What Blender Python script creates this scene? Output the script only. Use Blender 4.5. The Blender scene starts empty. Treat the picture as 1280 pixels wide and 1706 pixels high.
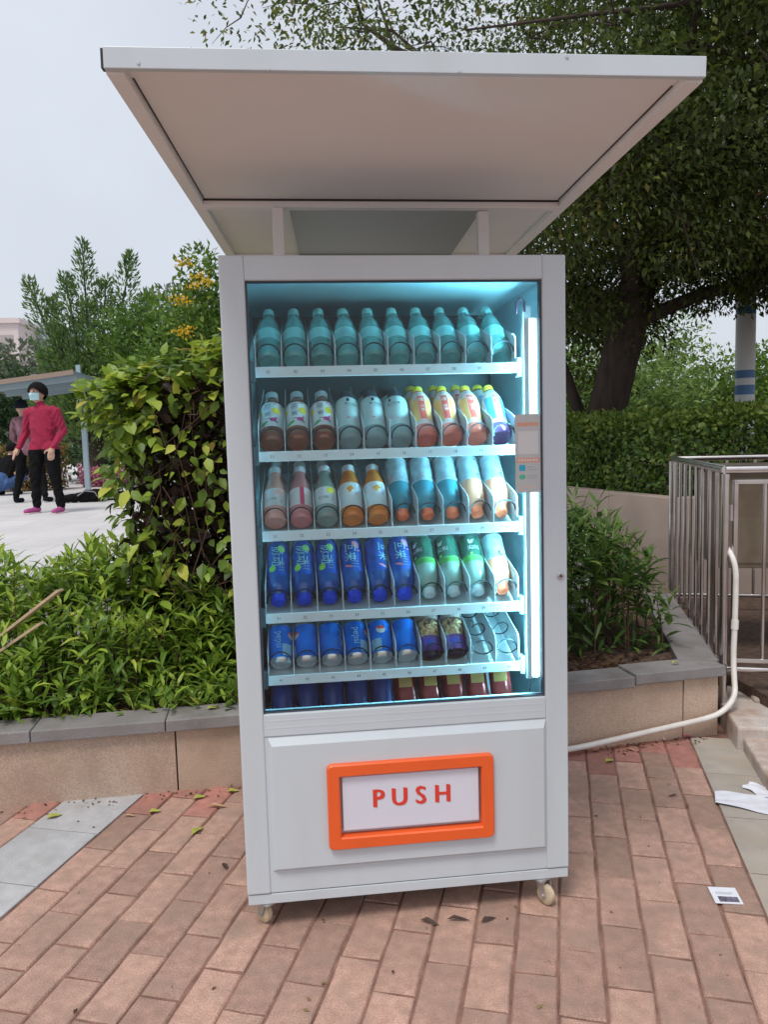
import bpy, bmesh, math, random
import numpy as np
from mathutils import Matrix, Vector

# ------------------------------------------------------------------ camera, sky, sun, exposure
scene = bpy.context.scene
col = scene.collection
R = math.radians
CAM = Vector((-0.2957, -2.2286, 1.4716))
_r = Vector((0.9935235, -0.1101631, -0.0278406))
_u = Vector((0.0378168, 0.0895314, 0.9952658))
_f = Vector((0.1071490, 0.9898728, -0.0931176))
cam_data = bpy.data.cameras.new('camera')
cam = bpy.data.objects.new('camera', cam_data)
col.objects.link(cam)
cam.matrix_world = Matrix(((_r.x, _u.x, -_f.x, CAM.x), (_r.y, _u.y, -_f.y, CAM.y), (_r.z, _u.z, -_f.z, CAM.z), (0, 0, 0, 1)))
cam_data.sensor_fit = 'VERTICAL'
cam_data.sensor_height = 24.0
cam_data.lens = 24.0 * 1281.0 / 1706.0
cam_data.clip_start = 0.05
cam_data.clip_end = 2000
scene.camera = cam

SUN_EL, SUN_AZ = R(62), R(212)          # azimuth clockwise from +Y
world = bpy.data.worlds.new('World')
scene.world = world
world.use_nodes = True
wn = world.node_tree.nodes
wl = world.node_tree.links
sky = wn.new('ShaderNodeTexSky')
sky.sky_type = 'NISHITA'
sky.sun_disc = False
sky.sun_elevation = SUN_EL
sky.sun_rotation = SUN_AZ
sky.air_density = 1.0
sky.dust_density = 4.0
# an overcast sky: the clear sky seen through an even layer of pale cloud
cloud = wn.new('ShaderNodeMix'); cloud.data_type = 'RGBA'
cloud.inputs['Factor'].default_value = 0.86
cloud.inputs['B'].default_value = (5.5, 5.85, 6.4, 1)
wl.new(sky.outputs[0], cloud.inputs['A'])
tcw = wn.new('ShaderNodeTexCoord')
cn = wn.new('ShaderNodeTexNoise'); cn.inputs['Scale'].default_value = 2.2; cn.inputs['Detail'].default_value = 6
wl.new(tcw.outputs['Generated'], cn.inputs['Vector'])
cr = wn.new('ShaderNodeMapRange'); cr.inputs['From Min'].default_value = 0.3; cr.inputs['From Max'].default_value = 0.7; cr.inputs['To Min'].default_value = 0.90; cr.inputs['To Max'].default_value = 1.08
wl.new(cn.outputs['Fac'], cr.inputs['Value'])
cm = wn.new('ShaderNodeVectorMath'); cm.operation = 'SCALE'
wl.new(cloud.outputs['Result'], cm.inputs[0]); wl.new(cr.outputs[0], cm.inputs['Scale'])
bg = wn['Background']
bg.inputs['Strength'].default_value = 0.1
wl.new(cm.outputs[0], bg.inputs['Color'])

sun_d = bpy.data.lights.new('sun', 'SUN')
sun_d.energy = 1.5
sun_d.angle = R(18)
sun_d.color = (1.0, 0.96, 0.9)
sun = bpy.data.objects.new('sun', sun_d)
col.objects.link(sun)
_sd = Vector((math.sin(SUN_AZ) * math.cos(SUN_EL), math.cos(SUN_AZ) * math.cos(SUN_EL), math.sin(SUN_EL)))
sun.rotation_euler = _sd.to_track_quat('Z', 'Y').to_euler()
sun.location = (-3, -6, 8)

vs = scene.view_settings
vs.view_transform = 'Standard'
vs.look = 'None'
vs.exposure = 0.47
vs.gamma = 1.0
vs.use_curve_mapping = False
scene.cycles.use_denoising = True
scene.cycles.max_bounces = 7
scene.cycles.diffuse_bounces = 4
scene.cycles.transparent_max_bounces = 10

rng = np.random.RandomState(7)
rnd = random.Random(5)

# ------------------------------------------------------------------ helpers
def tag(o, label=None, cat=None, group=None, kind=None):
    if label: o['label'] = label
    if cat: o['category'] = cat
    if group: o['group'] = group
    if kind: o['kind'] = kind
    return o

def link(o, parent=None):
    col.objects.link(o)
    if parent is not None: o.parent = parent
    return o

def empty(name, loc=(0, 0, 0), rz=0.0):
    o = bpy.data.objects.new(name, None)
    o.empty_display_size = 0.05
    o.location = loc
    o.rotation_euler = (0, 0, rz)
    return link(o)

def obj(name, me, parent=None, mat=None):
    o = bpy.data.objects.new(name, me)
    if mat is not None and len(me.materials) == 0: me.materials.append(mat)
    return link(o, parent)

class MB:
    """collects shapes for ONE mesh object"""
    def __init__(s): s.v = []; s.f = []; s.m = []
    def add(s, v, f, m=0):
        n = len(s.v); s.v += [tuple(p) for p in v]
        s.f += [tuple(i + n for i in q) for q in f]; s.m += [m] * len(f)
        return s
    def box(s, x0, x1, y0, y1, z0, z1, b=0.0, m=0, M=None):
        if b <= 0:
            v = [(x0, y0, z0), (x1, y0, z0), (x1, y1, z0), (x0, y1, z0), (x0, y0, z1), (x1, y0, z1), (x1, y1, z1), (x0, y1, z1)]
            f = [(0, 3, 2, 1), (4, 5, 6, 7), (0, 1, 5, 4), (1, 2, 6, 5), (2, 3, 7, 6), (3, 0, 4, 7)]
        else:
            bm = bmesh.new()
            bmesh.ops.create_cube(bm, size=1.0)
            for q in bm.verts:
                q.co = ((x0 + x1) / 2 + q.co.x * (x1 - x0), (y0 + y1) / 2 + q.co.y * (y1 - y0), (z0 + z1) / 2 + q.co.z * (z1 - z0))
            bmesh.ops.bevel(bm, geom=list(bm.edges), offset=b, segments=2, profile=0.5, affect='EDGES')
            bm.verts.index_update()
            v = [tuple(q.co) for q in bm.verts]; f = [[q.index for q in p.verts] for p in bm.faces]
            bm.free()
        if M is not None: v = [tuple(M @ Vector(p)) for p in v]
        return s.add(v, f, m)
    def tube(s, pts, rad, n=8, m=0, caps=True):
        pts = [Vector(p) for p in pts]
        if not hasattr(rad, '__len__'): rad = [rad] * len(pts)
        v = []; f = []
        prev = None
        for i, p in enumerate(pts):
            a = pts[max(i - 1, 0)]; b = pts[min(i + 1, len(pts) - 1)]
            t = (b - a).normalized()
            if prev is None:
                ref = Vector((0, 0, 1)) if abs(t.z) < .9 else Vector((1, 0, 0))
                nx = t.cross(ref).normalized()
            else:
                nx = (prev - t * prev.dot(t)).normalized()
            prev = nx
            ny = t.cross(nx)
            for k in range(n):
                a_ = 2 * math.pi * k / n
                v.append(p + (nx * math.cos(a_) + ny * math.sin(a_)) * rad[i])
        for i in range(len(pts) - 1):
            for k in range(n):
                k2 = (k + 1) % n
                f.append((i * n + k, i * n + k2, (i + 1) * n + k2, (i + 1) * n + k))
        if caps:
            f.append(tuple(range(n - 1, -1, -1)))
            f.append(tuple((len(pts) - 1) * n + k for k in range(n)))
        return s.add(v, f, m)
    def lathe(s, prof, n=24, m=0, M=None, cap0=True, cap1=True):
        v = []; f = []
        for (r, z) in prof:
            for k in range(n):
                a = 2 * math.pi * k / n
                v.append((r * math.cos(a), r * math.sin(a), z))
        for i in range(len(prof) - 1):
            for k in range(n):
                k2 = (k + 1) % n
                f.append((i * n + k, i * n + k2, (i + 1) * n + k2, (i + 1) * n + k))
        if cap0: f.append(tuple(range(n - 1, -1, -1)))
        if cap1: f.append(tuple((len(prof) - 1) * n + k for k in range(n)))
        if M is not None: v = [tuple(M @ Vector(p)) for p in v]
        return s.add(v, f, m)
    def prism(s, poly, h0, h1, axis='x', m=0):
        n = len(poly)
        def P(a, b, h):
            return (h, a, b) if axis == 'x' else ((a, h, b) if axis == 'y' else (a, b, h))
        v = [P(a, b, h0) for a, b in poly] + [P(a, b, h1) for a, b in poly]
        f = [tuple(range(n - 1, -1, -1)), tuple(range(n, 2 * n))]
        for i in range(n): f.append((i, (i + 1) % n, n + (i + 1) % n, n + i))
        return s.add(v, f, m)
    def mesh(s, name, mats, smooth=None):
        me = bpy.data.meshes.new(name)
        me.from_pydata(s.v, [], s.f)
        for mt in (mats if isinstance(mats, (list, tuple)) else [mats]): me.materials.append(mt)
        if any(s.m): me.polygons.foreach_set('material_index', s.m)
        bm = bmesh.new(); bm.from_mesh(me); bmesh.ops.recalc_face_normals(bm, faces=bm.faces); bm.to_mesh(me); bm.free()
        if smooth:
            me.polygons.foreach_set('use_smooth', [True] * len(me.polygons))
            me.set_sharp_from_angle(angle=R(smooth))
        me.update()
        return me
    def build(s, name, mats, parent=None, smooth=None):
        return obj(name, s.mesh(name, mats, smooth), parent)

def copy_tree(o, parent=None):
    c = o.copy(); col.objects.link(c); c.parent = parent
    for ch in list(o.children): copy_tree(ch, c)
    return c

def mat(name, c, rough=0.5, metal=0.0, var=0.0, vs_=4.0, bump=0.0, bs=60.0, spec=0.5, rand=0.0, speck=0.0, ss=300.0,
        dirt=None, dfac=0.0, ds=2.0, emis=None, es=0.0, trans=0.0, coords='Object', stretch=None, coat=0.0, wst=None, wfac=0.0, ws=1.5):
    m = bpy.data.materials.new(name); m.use_nodes = True
    N = m.node_tree.nodes; L = m.node_tree.links
    p = N['Principled BSDF']
    p.inputs['Roughness'].default_value = rough
    p.inputs['Metallic'].default_value = metal
    p.inputs['Specular IOR Level'].default_value = spec
    p.inputs['Base Color'].default_value = (*c, 1)
    p.inputs['Coat Weight'].default_value = coat
    if trans: p.inputs['Transmission Weight'].default_value = trans
    if emis:
        p.inputs['Emission Color'].default_value = (*emis, 1); p.inputs['Emission Strength'].default_value = es
    tc = N.new('ShaderNodeTexCoord')
    vec = tc.outputs[coords]
    if stretch:
        mp = N.new('ShaderNodeMapping'); mp.inputs['Scale'].default_value = stretch
        L.new(vec, mp.inputs['Vector']); vec = mp.outputs[0]
    if rand:
        oi0 = N.new('ShaderNodeObjectInfo')
        va = N.new('ShaderNodeVectorMath'); va.operation = 'SCALE'
        cx = N.new('ShaderNodeCombineXYZ'); L.new(oi0.outputs['Random'], cx.inputs[0]); L.new(oi0.outputs['Random'], cx.inputs[1])
        L.new(cx.outputs[0], va.inputs[0]); va.inputs['Scale'].default_value = 37.0
        vb = N.new('ShaderNodeVectorMath'); vb.operation = 'ADD'
        L.new(vec, vb.inputs[0]); L.new(va.outputs[0], vb.inputs[1]); vec = vb.outputs[0]
    cur = None
    def noise(scale, detail=5):
        n = N.new('ShaderNodeTexNoise'); n.inputs['Scale'].default_value = scale; n.inputs['Detail'].default_value = detail
        L.new(vec, n.inputs['Vector']); return n
    def setcol(x): return x
    rgb = N.new('ShaderNodeRGB'); rgb.outputs[0].default_value = (*c, 1); cur = rgb.outputs[0]
    def scale_by(sock, lo, hi, src, a=0.3, b=0.7):
        mr = N.new('ShaderNodeMapRange'); mr.inputs['From Min'].default_value = a; mr.inputs['From Max'].default_value = b
        mr.inputs['To Min'].default_value = lo; mr.inputs['To Max'].default_value = hi
        L.new(src, mr.inputs['Value'])
        vm = N.new('ShaderNodeVectorMath'); vm.operation = 'SCALE'
        L.new(sock, vm.inputs[0]); L.new(mr.outputs[0], vm.inputs['Scale'])
        return vm.outputs[0]
    if var: cur = scale_by(cur, 1 - var, 1 + var, noise(vs_).outputs['Fac'])
    if speck: cur = scale_by(cur, 1 - speck, 1 + speck, noise(ss, 2).outputs['Fac'], 0.35, 0.65)
    if rand:
        oi = N.new('ShaderNodeObjectInfo'); cur = scale_by(cur, 1 - rand, 1 + rand, oi.outputs['Random'], 0, 1)
    if dirt:
        mx = N.new('ShaderNodeMix'); mx.data_type = 'RGBA'
        mr = N.new('ShaderNodeMapRange'); mr.inputs['From Min'].default_value = 0.45; mr.inputs['From Max'].default_value = 0.75
        mr.inputs['To Max'].default_value = dfac
        L.new(noise(ds, 8).outputs['Fac'], mr.inputs['Value']); L.new(mr.outputs[0], mx.inputs['Factor'])
        L.new(cur, mx.inputs['A']); mx.inputs['B'].default_value = (*dirt, 1); cur = mx.outputs['Result']
    if wst:                                   # stains that run across neighbouring pieces
        ge = N.new('ShaderNodeNewGeometry'); wnz = N.new('ShaderNodeTexNoise'); wnz.inputs['Scale'].default_value = ws; wnz.inputs['Detail'].default_value = 9; wnz.inputs['Roughness'].default_value = 0.65
        L.new(ge.outputs['Position'], wnz.inputs['Vector'])
        mr = N.new('ShaderNodeMapRange'); mr.inputs['From Min'].default_value = 0.48; mr.inputs['From Max'].default_value = 0.68; mr.inputs['To Max'].default_value = wfac
        L.new(wnz.outputs['Fac'], mr.inputs['Value'])
        mx = N.new('ShaderNodeMix'); mx.data_type = 'RGBA'
        L.new(mr.outputs[0], mx.inputs['Factor']); L.new(cur, mx.inputs['A']); mx.inputs['B'].default_value = (*wst, 1); cur = mx.outputs['Result']
    L.new(cur, p.inputs['Base Color'])
    if bump:
        bp = N.new('ShaderNodeBump'); bp.inputs['Strength'].default_value = bump; bp.inputs['Distance'].default_value = 0.01
        L.new(noise(bs, 6).outputs['Fac'], bp.inputs['Height']); L.new(bp.outputs[0], p.inputs['Normal'])
    return m

def leafmat(name, stops, rough=0.45, trans=0.33, spec=0.4, rand=False):
    m = bpy.data.materials.new(name); m.use_nodes = True
    N = m.node_tree.nodes; L = m.node_tree.links
    p = N['Principled BSDF']; p.inputs['Roughness'].default_value = rough; p.inputs['Specular IOR Level'].default_value = spec
    ramp = N.new('ShaderNodeValToRGB')
    e = ramp.color_ramp.elements
    while len(e) < len(stops): e.new(0.5)
    for q, (pos, c) in zip(e, stops): q.position = pos; q.color = (*c, 1)
    if rand:
        a = N.new('ShaderNodeObjectInfo'); L.new(a.outputs['Random'], ramp.inputs[0])
    else:
        a = N.new('ShaderNodeAttribute'); a.attribute_name = 'tint'; L.new(a.outputs['Fac'], ramp.inputs[0])
    L.new(ramp.outputs[0], p.inputs['Base Color'])
    t = N.new('ShaderNodeBsdfTranslucent'); L.new(ramp.outputs[0], t.inputs[0])
    mx = N.new('ShaderNodeMixShader'); mx.inputs[0].default_value = trans
    L.new(p.outputs[0], mx.inputs[1]); L.new(t.outputs[0], mx.inputs[2])
    L.new(mx.outputs[0], N['Material Output'].inputs[0])
    return m

def glassmat(name, tint=(0.95, 0.985, 0.985), ior=1.30, rough=0.0):
    """a thin pane: what is behind shows through, what is in front is mirrored by the Fresnel law"""
    m = bpy.data.materials.new(name); m.use_nodes = True
    N = m.node_tree.nodes; L = m.node_tree.links
    N.remove(N['Principled BSDF'])
    t = N.new('ShaderNodeBsdfTransparent'); t.inputs[0].default_value = (*tint, 1)
    g = N.new('ShaderNodeBsdfGlossy'); g.inputs['Roughness'].default_value = rough
    fr = N.new('ShaderNodeFresnel'); fr.inputs[0].default_value = ior
    mx = N.new('ShaderNodeMixShader')
    L.new(fr.outputs[0], mx.inputs[0]); L.new(t.outputs[0], mx.inputs[1]); L.new(g.outputs[0], mx.inputs[2])
    L.new(mx.outputs[0], N['Material Output'].inputs[0])
    return m

_text_cache = {}
def text_mesh(body, size, extrude=0.0):
    """builtin font text as verts / faces, centred on the origin in XY"""
    key = (body, size, extrude)
    if key in _text_cache: return _text_cache[key]
    cu = bpy.data.curves.new('text', 'FONT'); cu.body = body; cu.size = size; cu.extrude = extrude
    cu.align_x = 'CENTER'; cu.align_y = 'CENTER'; cu.resolution_u = 3
    o = bpy.data.objects.new('text', cu); col.objects.link(o)
    dg = bpy.context.evaluated_depsgraph_get(); dg.update()
    me = bpy.data.meshes.new_from_object(o.evaluated_get(dg))
    v = [tuple(q.co) for q in me.vertices]; f = [tuple(q.vertices) for q in me.polygons]
    bpy.data.objects.remove(o); bpy.data.curves.remove(cu); bpy.data.meshes.remove(me)
    _text_cache[key] = (v, f)
    return v, f

AZ = R(19.1)            # direction of the paving courses
CA, SA = math.cos(AZ), math.sin(AZ)
def uv(u, v, z=0.0):    # paving frame -> world
    return Vector((u * CA + v * SA, -u * SA + v * CA, z))

# ------------------------------------------------------------------ materials
m_brick = mat('paver_clay', (0.425, 0.262, 0.205), 0.85, var=0.17, vs_=26, speck=0.22, ss=260, bump=0.45, bs=200, wst=(0.26, 0.17, 0.13), wfac=0.5, ws=2.2, rand=0.22, dirt=(0.30, 0.215, 0.165), dfac=0.8, ds=8)
m_brick2 = mat('paver_clay_red', (0.42, 0.185, 0.15), 0.8, var=0.15, vs_=26, speck=0.2, ss=260, bump=0.45, bs=200, wst=(0.22, 0.12, 0.10), wfac=0.7, ws=2.2, rand=0.12, dirt=(0.26, 0.17, 0.13), dfac=0.5, ds=6)
m_joint = mat('joint_sand', (0.235, 0.125, 0.095), 0.95, var=0.35, vs_=14, bump=0.5, bs=180)
m_slab = mat('grey_granite', (0.44, 0.44, 0.455), 0.7, wst=(0.30, 0.29, 0.28), wfac=0.6, ws=3, var=0.10, vs_=18, speck=0.16, ss=260, bump=0.1, bs=300, rand=0.06, dirt=(0.33, 0.32, 0.30), dfac=0.5, ds=8)
m_slab_r = mat('sandy_granite', (0.41, 0.365, 0.32), 0.75, var=0.12, vs_=12, speck=0.10, ss=260, bump=0.1, bs=300, rand=0.06, dirt=(0.33, 0.25, 0.17), dfac=0.6, ds=6)
m_facing = mat('pink_granite_facing', (0.50, 0.37, 0.285), 0.6, wst=(0.30, 0.20, 0.15), wfac=0.6, ws=3, var=0.08, vs_=5, speck=0.22, ss=230, rand=0.06, dirt=(0.33, 0.22, 0.15), dfac=0.55, ds=5)
m_cap = mat('flamed_grey_cap', (0.25, 0.235, 0.235), 0.6, wst=(0.13, 0.115, 0.105), wfac=0.7, ws=4, var=0.12, vs_=10, speck=0.12, ss=240, bump=0.08, bs=200, rand=0.05, dirt=(0.13, 0.11, 0.10), dfac=0.6, ds=5)
m_soil = mat('soil', (0.075, 0.045, 0.032), 1.0, var=0.4, vs_=25, bump=1.0, bs=40, dirt=(0.15, 0.09, 0.06), dfac=0.7, ds=30)
m_plaza = mat('plaza_stone', (0.62, 0.60, 0.60), 0.7, var=0.05, vs_=2, speck=0.05, ss=60, wst=(0.48, 0.46, 0.46), wfac=0.6, ws=.7)
_N = m_plaza.node_tree.nodes; _L = m_plaza.node_tree.links
_bt = _N.new('ShaderNodeTexBrick'); _ge = _N.new('ShaderNodeNewGeometry'); _L.new(_ge.outputs['Position'], _bt.inputs['Vector'])
_bt.inputs['Scale'].default_value = 1.0; _bt.inputs['Brick Width'].default_value = 0.9; _bt.inputs['Row Height'].default_value = 0.6; _bt.inputs['Mortar Size'].default_value = 0.006
_bt.inputs['Color1'].default_value = (1, 1, 1, 1); _bt.inputs['Color2'].default_value = (.93, .93, .94, 1); _bt.inputs['Mortar'].default_value = (.72, .70, .69, 1)
_mm = _N.new('ShaderNodeMix'); _mm.data_type = 'RGBA'; _mm.blend_type = 'MULTIPLY'; _mm.inputs['Factor'].default_value = 1.0
_src = _N['Principled BSDF'].inputs['Base Color'].links[0].from_socket
_L.new(_src, _mm.inputs['A']); _L.new(_bt.outputs['Color'], _mm.inputs['B']); _L.new(_mm.outputs['Result'], _N['Principled BSDF'].inputs['Base Color'])
m_conc = mat('pale_concrete', (0.40, 0.315, 0.265), 0.8, var=0.1, vs_=6, bump=0.15, bs=80, dirt=(0.28, 0.22, 0.18), dfac=0.6, ds=3)
m_step = mat('pale_step_stone', (0.52, 0.46, 0.42), 0.75, var=0.10, vs_=8, speck=0.1, ss=150, bump=0.2, bs=60, dirt=(0.28, 0.16, 0.10), dfac=0.85, ds=7)
m_white = mat('white_powder_coat', (0.555, 0.612, 0.655), 0.36, var=0.035, vs_=2.5, bump=0.02, bs=30, stretch=(1, 1, 0.2), dirt=(0.46, 0.48, 0.49), dfac=0.45, ds=4)
m_white_in = mat('cabinet_lining', (0.52, 0.70, 0.76), 0.45)
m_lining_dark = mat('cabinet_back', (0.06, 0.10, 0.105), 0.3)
m_tray = mat('tray_white', (0.72, 0.76, 0.78), 0.4)
m_canopy = mat('canopy_sheet', (0.80, 0.79, 0.78), 0.7, spec=0.2, var=0.03, vs_=1.5, dirt=(0.65, 0.61, 0.58), dfac=0.35, ds=1.6)
m_canopy_rear = mat('canopy_rear_sheet', (0.15, 0.16, 0.13), 0.4, spec=0.3, var=0.05, vs_=2)
m_seam = mat('dark_seam', (0.03, 0.025, 0.025), 0.7)
m_orange = mat('orange_plastic', (0.80, 0.115, 0.022), 0.36, var=0.04, vs_=8)
m_flap = mat('flap_white', (0.66, 0.67, 0.76), 0.35)
m_red = mat('red_print', (0.68, 0.05, 0.03), 0.5)
m_black = mat('black_rubber', (0.015, 0.016, 0.02), 0.5)
m_wire = mat('coil_wire', (0.012, 0.016, 0.022), 0.5)
m_chrome = mat('lock_chrome', (0.55, 0.55, 0.56), 0.25, metal=1.0)
m_wheel = mat('cream_caster_wheel', (0.55, 0.44, 0.30), 0.5, dirt=(0.2, 0.15, 0.1), dfac=0.6, ds=40)
m_zinc = mat('zinc_bracket', (0.55, 0.55, 0.56), 0.35, metal=0.8)
m_glass = glassmat('clear_pane')
m_fill_strip = mat('fill_strip_lit', (0.9, 0.95, 1.0), 0.4, emis=(0.27, 0.79, 1.0), es=300.0)  # glow of the added strip beside the tube cover
m_tube = mat('tube_cover_lit', (0.9, 0.95, 1.0), 0.4, emis=(0.62, 0.90, 1.0), es=3.0)
m_ledcol = mat('led_column_white', (0.62, 0.70, 0.75), 0.5)
m_steel = mat('stainless_steel', (0.60, 0.57, 0.56), 0.24, metal=1.0, var=0.06, vs_=6, dirt=(0.25, 0.17, 0.13), dfac=0.35, ds=9)
m_pvc = mat('white_pvc', (0.74, 0.71, 0.67), 0.4, dirt=(0.5, 0.42, 0.36), dfac=0.4, ds=12)
m_bark = mat('dark_bark', (0.050, 0.034, 0.028), 0.95, var=0.35, vs_=5, bump=1.0, bs=16, stretch=(3, 3, 0.6))
m_twig = mat('twig', (0.10, 0.055, 0.035), 0.9, var=0.3, vs_=20)
m_paper = mat('white_paper', (0.70, 0.71, 0.78), 0.7, var=0.06, vs_=20)

# ------------------------------------------------------------------ the setting: ground, paving, terraces
gm = MB().box(-600, 600, -600, 600, -0.40, -0.014)
ground = gm.build('ground', mat('outer_paving', (0.46, 0.40, 0.37), 0.85, var=0.1, vs_=1.5, speck=0.1, ss=20)); tag(ground, kind='structure')

PITCH, PL = 0.12305, 0.267
pw, pl, ph = PITCH - 0.0075, PL - 0.0075, 0.05
def paver_mesh(name, m, seed):
    """one worn clay paver: four slightly uneven sides, rounded arris, barely dished top"""
    r2 = random.Random(seed)
    a, b, c = pw / 2, pl / 2, 0.0042
    rim = [(-a, -b), (0, -b), (a, -b), (a, -b / 3), (a, b / 3), (a, b), (0, b), (-a, b), (-a, b / 3), (-a, -b / 3)]
    rim = [(x + r2.uniform(-.0022, .0022), y + r2.uniform(-.0022, .0022)) for x, y in rim]
    n = len(rim); v = []
    for k, z in ((1.0, -ph), (1.0, -c - r2.uniform(0, .002)), (0.93, 0.0)):
        for x, y in rim:
            v.append((x, y, z) if k == 1.0 else (x - math.copysign(c, x) * (abs(x) > .01), y - math.copysign(c, y) * (abs(y) > b * .9), z - r2.uniform(0, .0012)))
    v.append((0, 0, r2.uniform(-.0006, .0008)))
    f = []
    for k in (0, n):
        for i in range(n): f.append((k + i, k + (i + 1) % n, k + n + (i + 1) % n, k + n + i))
    for i in range(n): f.append((2 * n + i, 2 * n + (i + 1) % n, 3 * n))
    me = bpy.data.meshes.new(name); me.from_pydata(v, [], f); me.materials.append(m); return me
pm = [[paver_mesh('paver', m, k + 11 * j) for k in range(6)] for j, m in enumerate((m_brick, m_brick2))]
pavement = MB().box(-7, 7, -7, 1.6, -0.055, -0.0062, M=None).build('pavement', m_joint); tag(pavement, kind='structure')
def wall_y(x):          # face line of the planter wall, very slightly bowed
    P = [(-9, 0.70), (-1.9, 0.982), (-1.583, 0.994), (-0.864, 1.021), (-0.604, 1.034), (0.9, 1.135), (1.70, 1.214), (3, 1.33)]
    for (a, b), (c, d) in zip(P, P[1:]):
        if a <= x <= c: return b + (d - b) * (x - a) / (c - a)
    return 1.2
cells = []
for k in range(-45, 46):
    u0 = -1.283 + k * PITCH
    uc = u0 + PITCH / 2
    if -3 < k < 0: continue                              # the left strip of grey slabs
    if uc > 1.29 or uc < -6: continue
    if k in (19, 20): continue                           # the right strip
    if k < 0: uc = -1.595 + (k + 3) * PITCH - PITCH / 2
    ph0 = 0.215 + (PL / 2 if k % 2 else 0) + rnd.uniform(-.02, .02)
    for j in range(-22, 8):
        vc = ph0 + (j - .5) * PL
        p = uv(uc, vc)
        if p.y > wall_y(p.x) + 0.12 or p.y < -4.5 or abs(p.x) > 5: continue
        d = (p - Vector((0.0, 0.35, 0))).length
        near = -1.95 < p.x < 1.75 and -0.62 < p.y
        cells.append((0 if near else 1, d, p))
cells.sort(key=lambda t: t[:2])
far_b = MB()
npav = 0
for near, d, p in cells:
    z = rnd.uniform(-0.0022, 0.0016)
    if near == 0 and npav < 298:
        redness = max(0.0, 1 - (wall_y(p.x) - p.y) / 0.30)
        o = obj('paver', rnd.choice(pm[1] if rnd.random() < 0.9 * redness else pm[0]), pavement)
        o.location = (p.x, p.y, z)
        o.rotation_euler = (R(rnd.uniform(-.5, .5)), R(rnd.uniform(-.7, .7)), -AZ + R(rnd.uniform(-.6, .6)))
        npav += 1
    else:
        far_b.box(-pw / 2, pw / 2, -pl / 2, pl / 2, -ph, z, M=Matrix.Translation(p) @ Matrix.Rotation(-AZ, 4, 'Z'))
fb = far_b.build('far_pavers', m_brick, pavement); tag(fb, kind='stuff')

def slab(u0, u1, v0, v1, m, z=0.001, h=0.05):
    o = MB().box(-(u1 - u0) / 2, (u1 - u0) / 2, -(v1 - v0) / 2, (v1 - v0) / 2, -h, 0, b=0.002).build('stone_slab', m, pavement)
    o.location = uv((u0 + u1) / 2, (v0 + v1) / 2, z + rnd.uniform(-.001, .001)); o.rotation_euler = (0, 0, -AZ)
    return o
vj = [1.0, 0.648, 0.294, -0.061, -0.416, -0.77, -1.125]
for a, b in zip(vj, vj[1:]): slab(-1.588, -1.287, b + .003, a - .003, m_slab)
vj = [1.64, 1.223, 0.83, 0.44, 0.05, -0.34, -0.73]
for a, b in zip(vj, vj[1:]): slab(1.059, 1.292, b + .003, a - .003, m_slab_r)
# worn strip of soil beside the right-hand slabs
gut = MB()
gut.prism([tuple(uv(1.295, -1.5)[:2]), tuple(uv(1.9, -1.5)[:2]), tuple(uv(1.9, 2.3)[:2]), tuple(uv(1.295, 2.3)[:2])], -0.05, -0.004, 'z')
tag(gut.build('soil_strip', m_soil), kind='structure')

# planter soil, raised plaza, right-hand terrace
soil = MB()
nx, ny = 60, 22
vv = []; ff = []
for j in range(ny + 1):
    for i in range(nx + 1):
        x = -3.2 + 5.0 * i / nx
        y0 = wall_y(x) + 0.05
        y = y0 + (2.75 - y0) * j / ny
        if x > 1.3: x += (y - 1.2) * 0.30
        vv.append((x, y, 0.285 + rng.uniform(-.012, .012) + 0.02 * math.sin(x * 5) * math.cos(y * 4)))
for j in range(ny):
    for i in range(nx):
        a = j * (nx + 1) + i; ff.append((a, a + 1, a + nx + 2, a + nx + 1))
soil.add(vv, ff); tag(soil.build('planter_soil', m_soil), kind='structure')
pz = MB().prism([(-300, 2.6), (1.6, 2.6), (2.0, 3.5), (2.0, 300), (-300, 300)], -0.01, 0.70, 'z')
plaza = pz.build('plaza', m_plaza); tag(plaza, kind='structure')
tr = MB().prism([(2.34, 5.1), (2.64, 3.56), (3.3, 3.45), (300, 2.6), (300, 300), (2.1, 300), (2.2, 7.5)], -0.01, 0.90, 'z')
tag(tr.build('terrace', m_soil), kind='structure')
rg = MB().prism([tuple(uv(1.45, 1.75)[:2]), tuple(uv(6, 1.75)[:2]), (9, 3.3), (3.3, 3.4), (2.6, 3.48), (2.1, 4.5), (1.98, 3.4)], -0.01, 0.17, 'z')
tag(rg.build('soil_path', m_soil), kind='structure')

# ------------------------------------------------------------------ planter wall
pwall = empty('planter_wall', (0, 1.1, 0))
tag(pwall, 'low planter wall of pinkish granite panels under grey cap stones behind the machine', 'wall')
def seg_piece(name, x0, x1, z0, z1, off, depth, m, b=0.004, z0b=None, z1b=None):
    ya, yb = wall_y(x0) - off, wall_y(x1) - off
    L_ = math.hypot(x1 - x0, yb - ya); a = math.atan2(yb - ya, x1 - x0)
    o = MB().box(0, L_, 0, depth, 0, z1 - z0, b=b).build(name, m)
    o.parent = pwall; o.location = (x0, ya - 1.1, z0); o.rotation_euler = (0, 0, a)
    return o
def capz(x): return 0.272 + (0.026 * max(0, (x - 0.6)) / 1.08)
pj = [-3.6, -2.7, -1.78, -0.864, 0.04, 0.80, 1.50, 1.69]
for a, b in zip(pj, pj[1:]):
    seg_piece('granite_panel', a + .003, b - .003, -0.06, capz((a + b) / 2) - 0.001, 0.0, 0.05, m_facing, 0.003)
cj = [-3.60, -3.06, -2.52, -1.98, -1.437, -0.897, -0.35, 0.2, 0.74, 1.235, 1.712]
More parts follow.
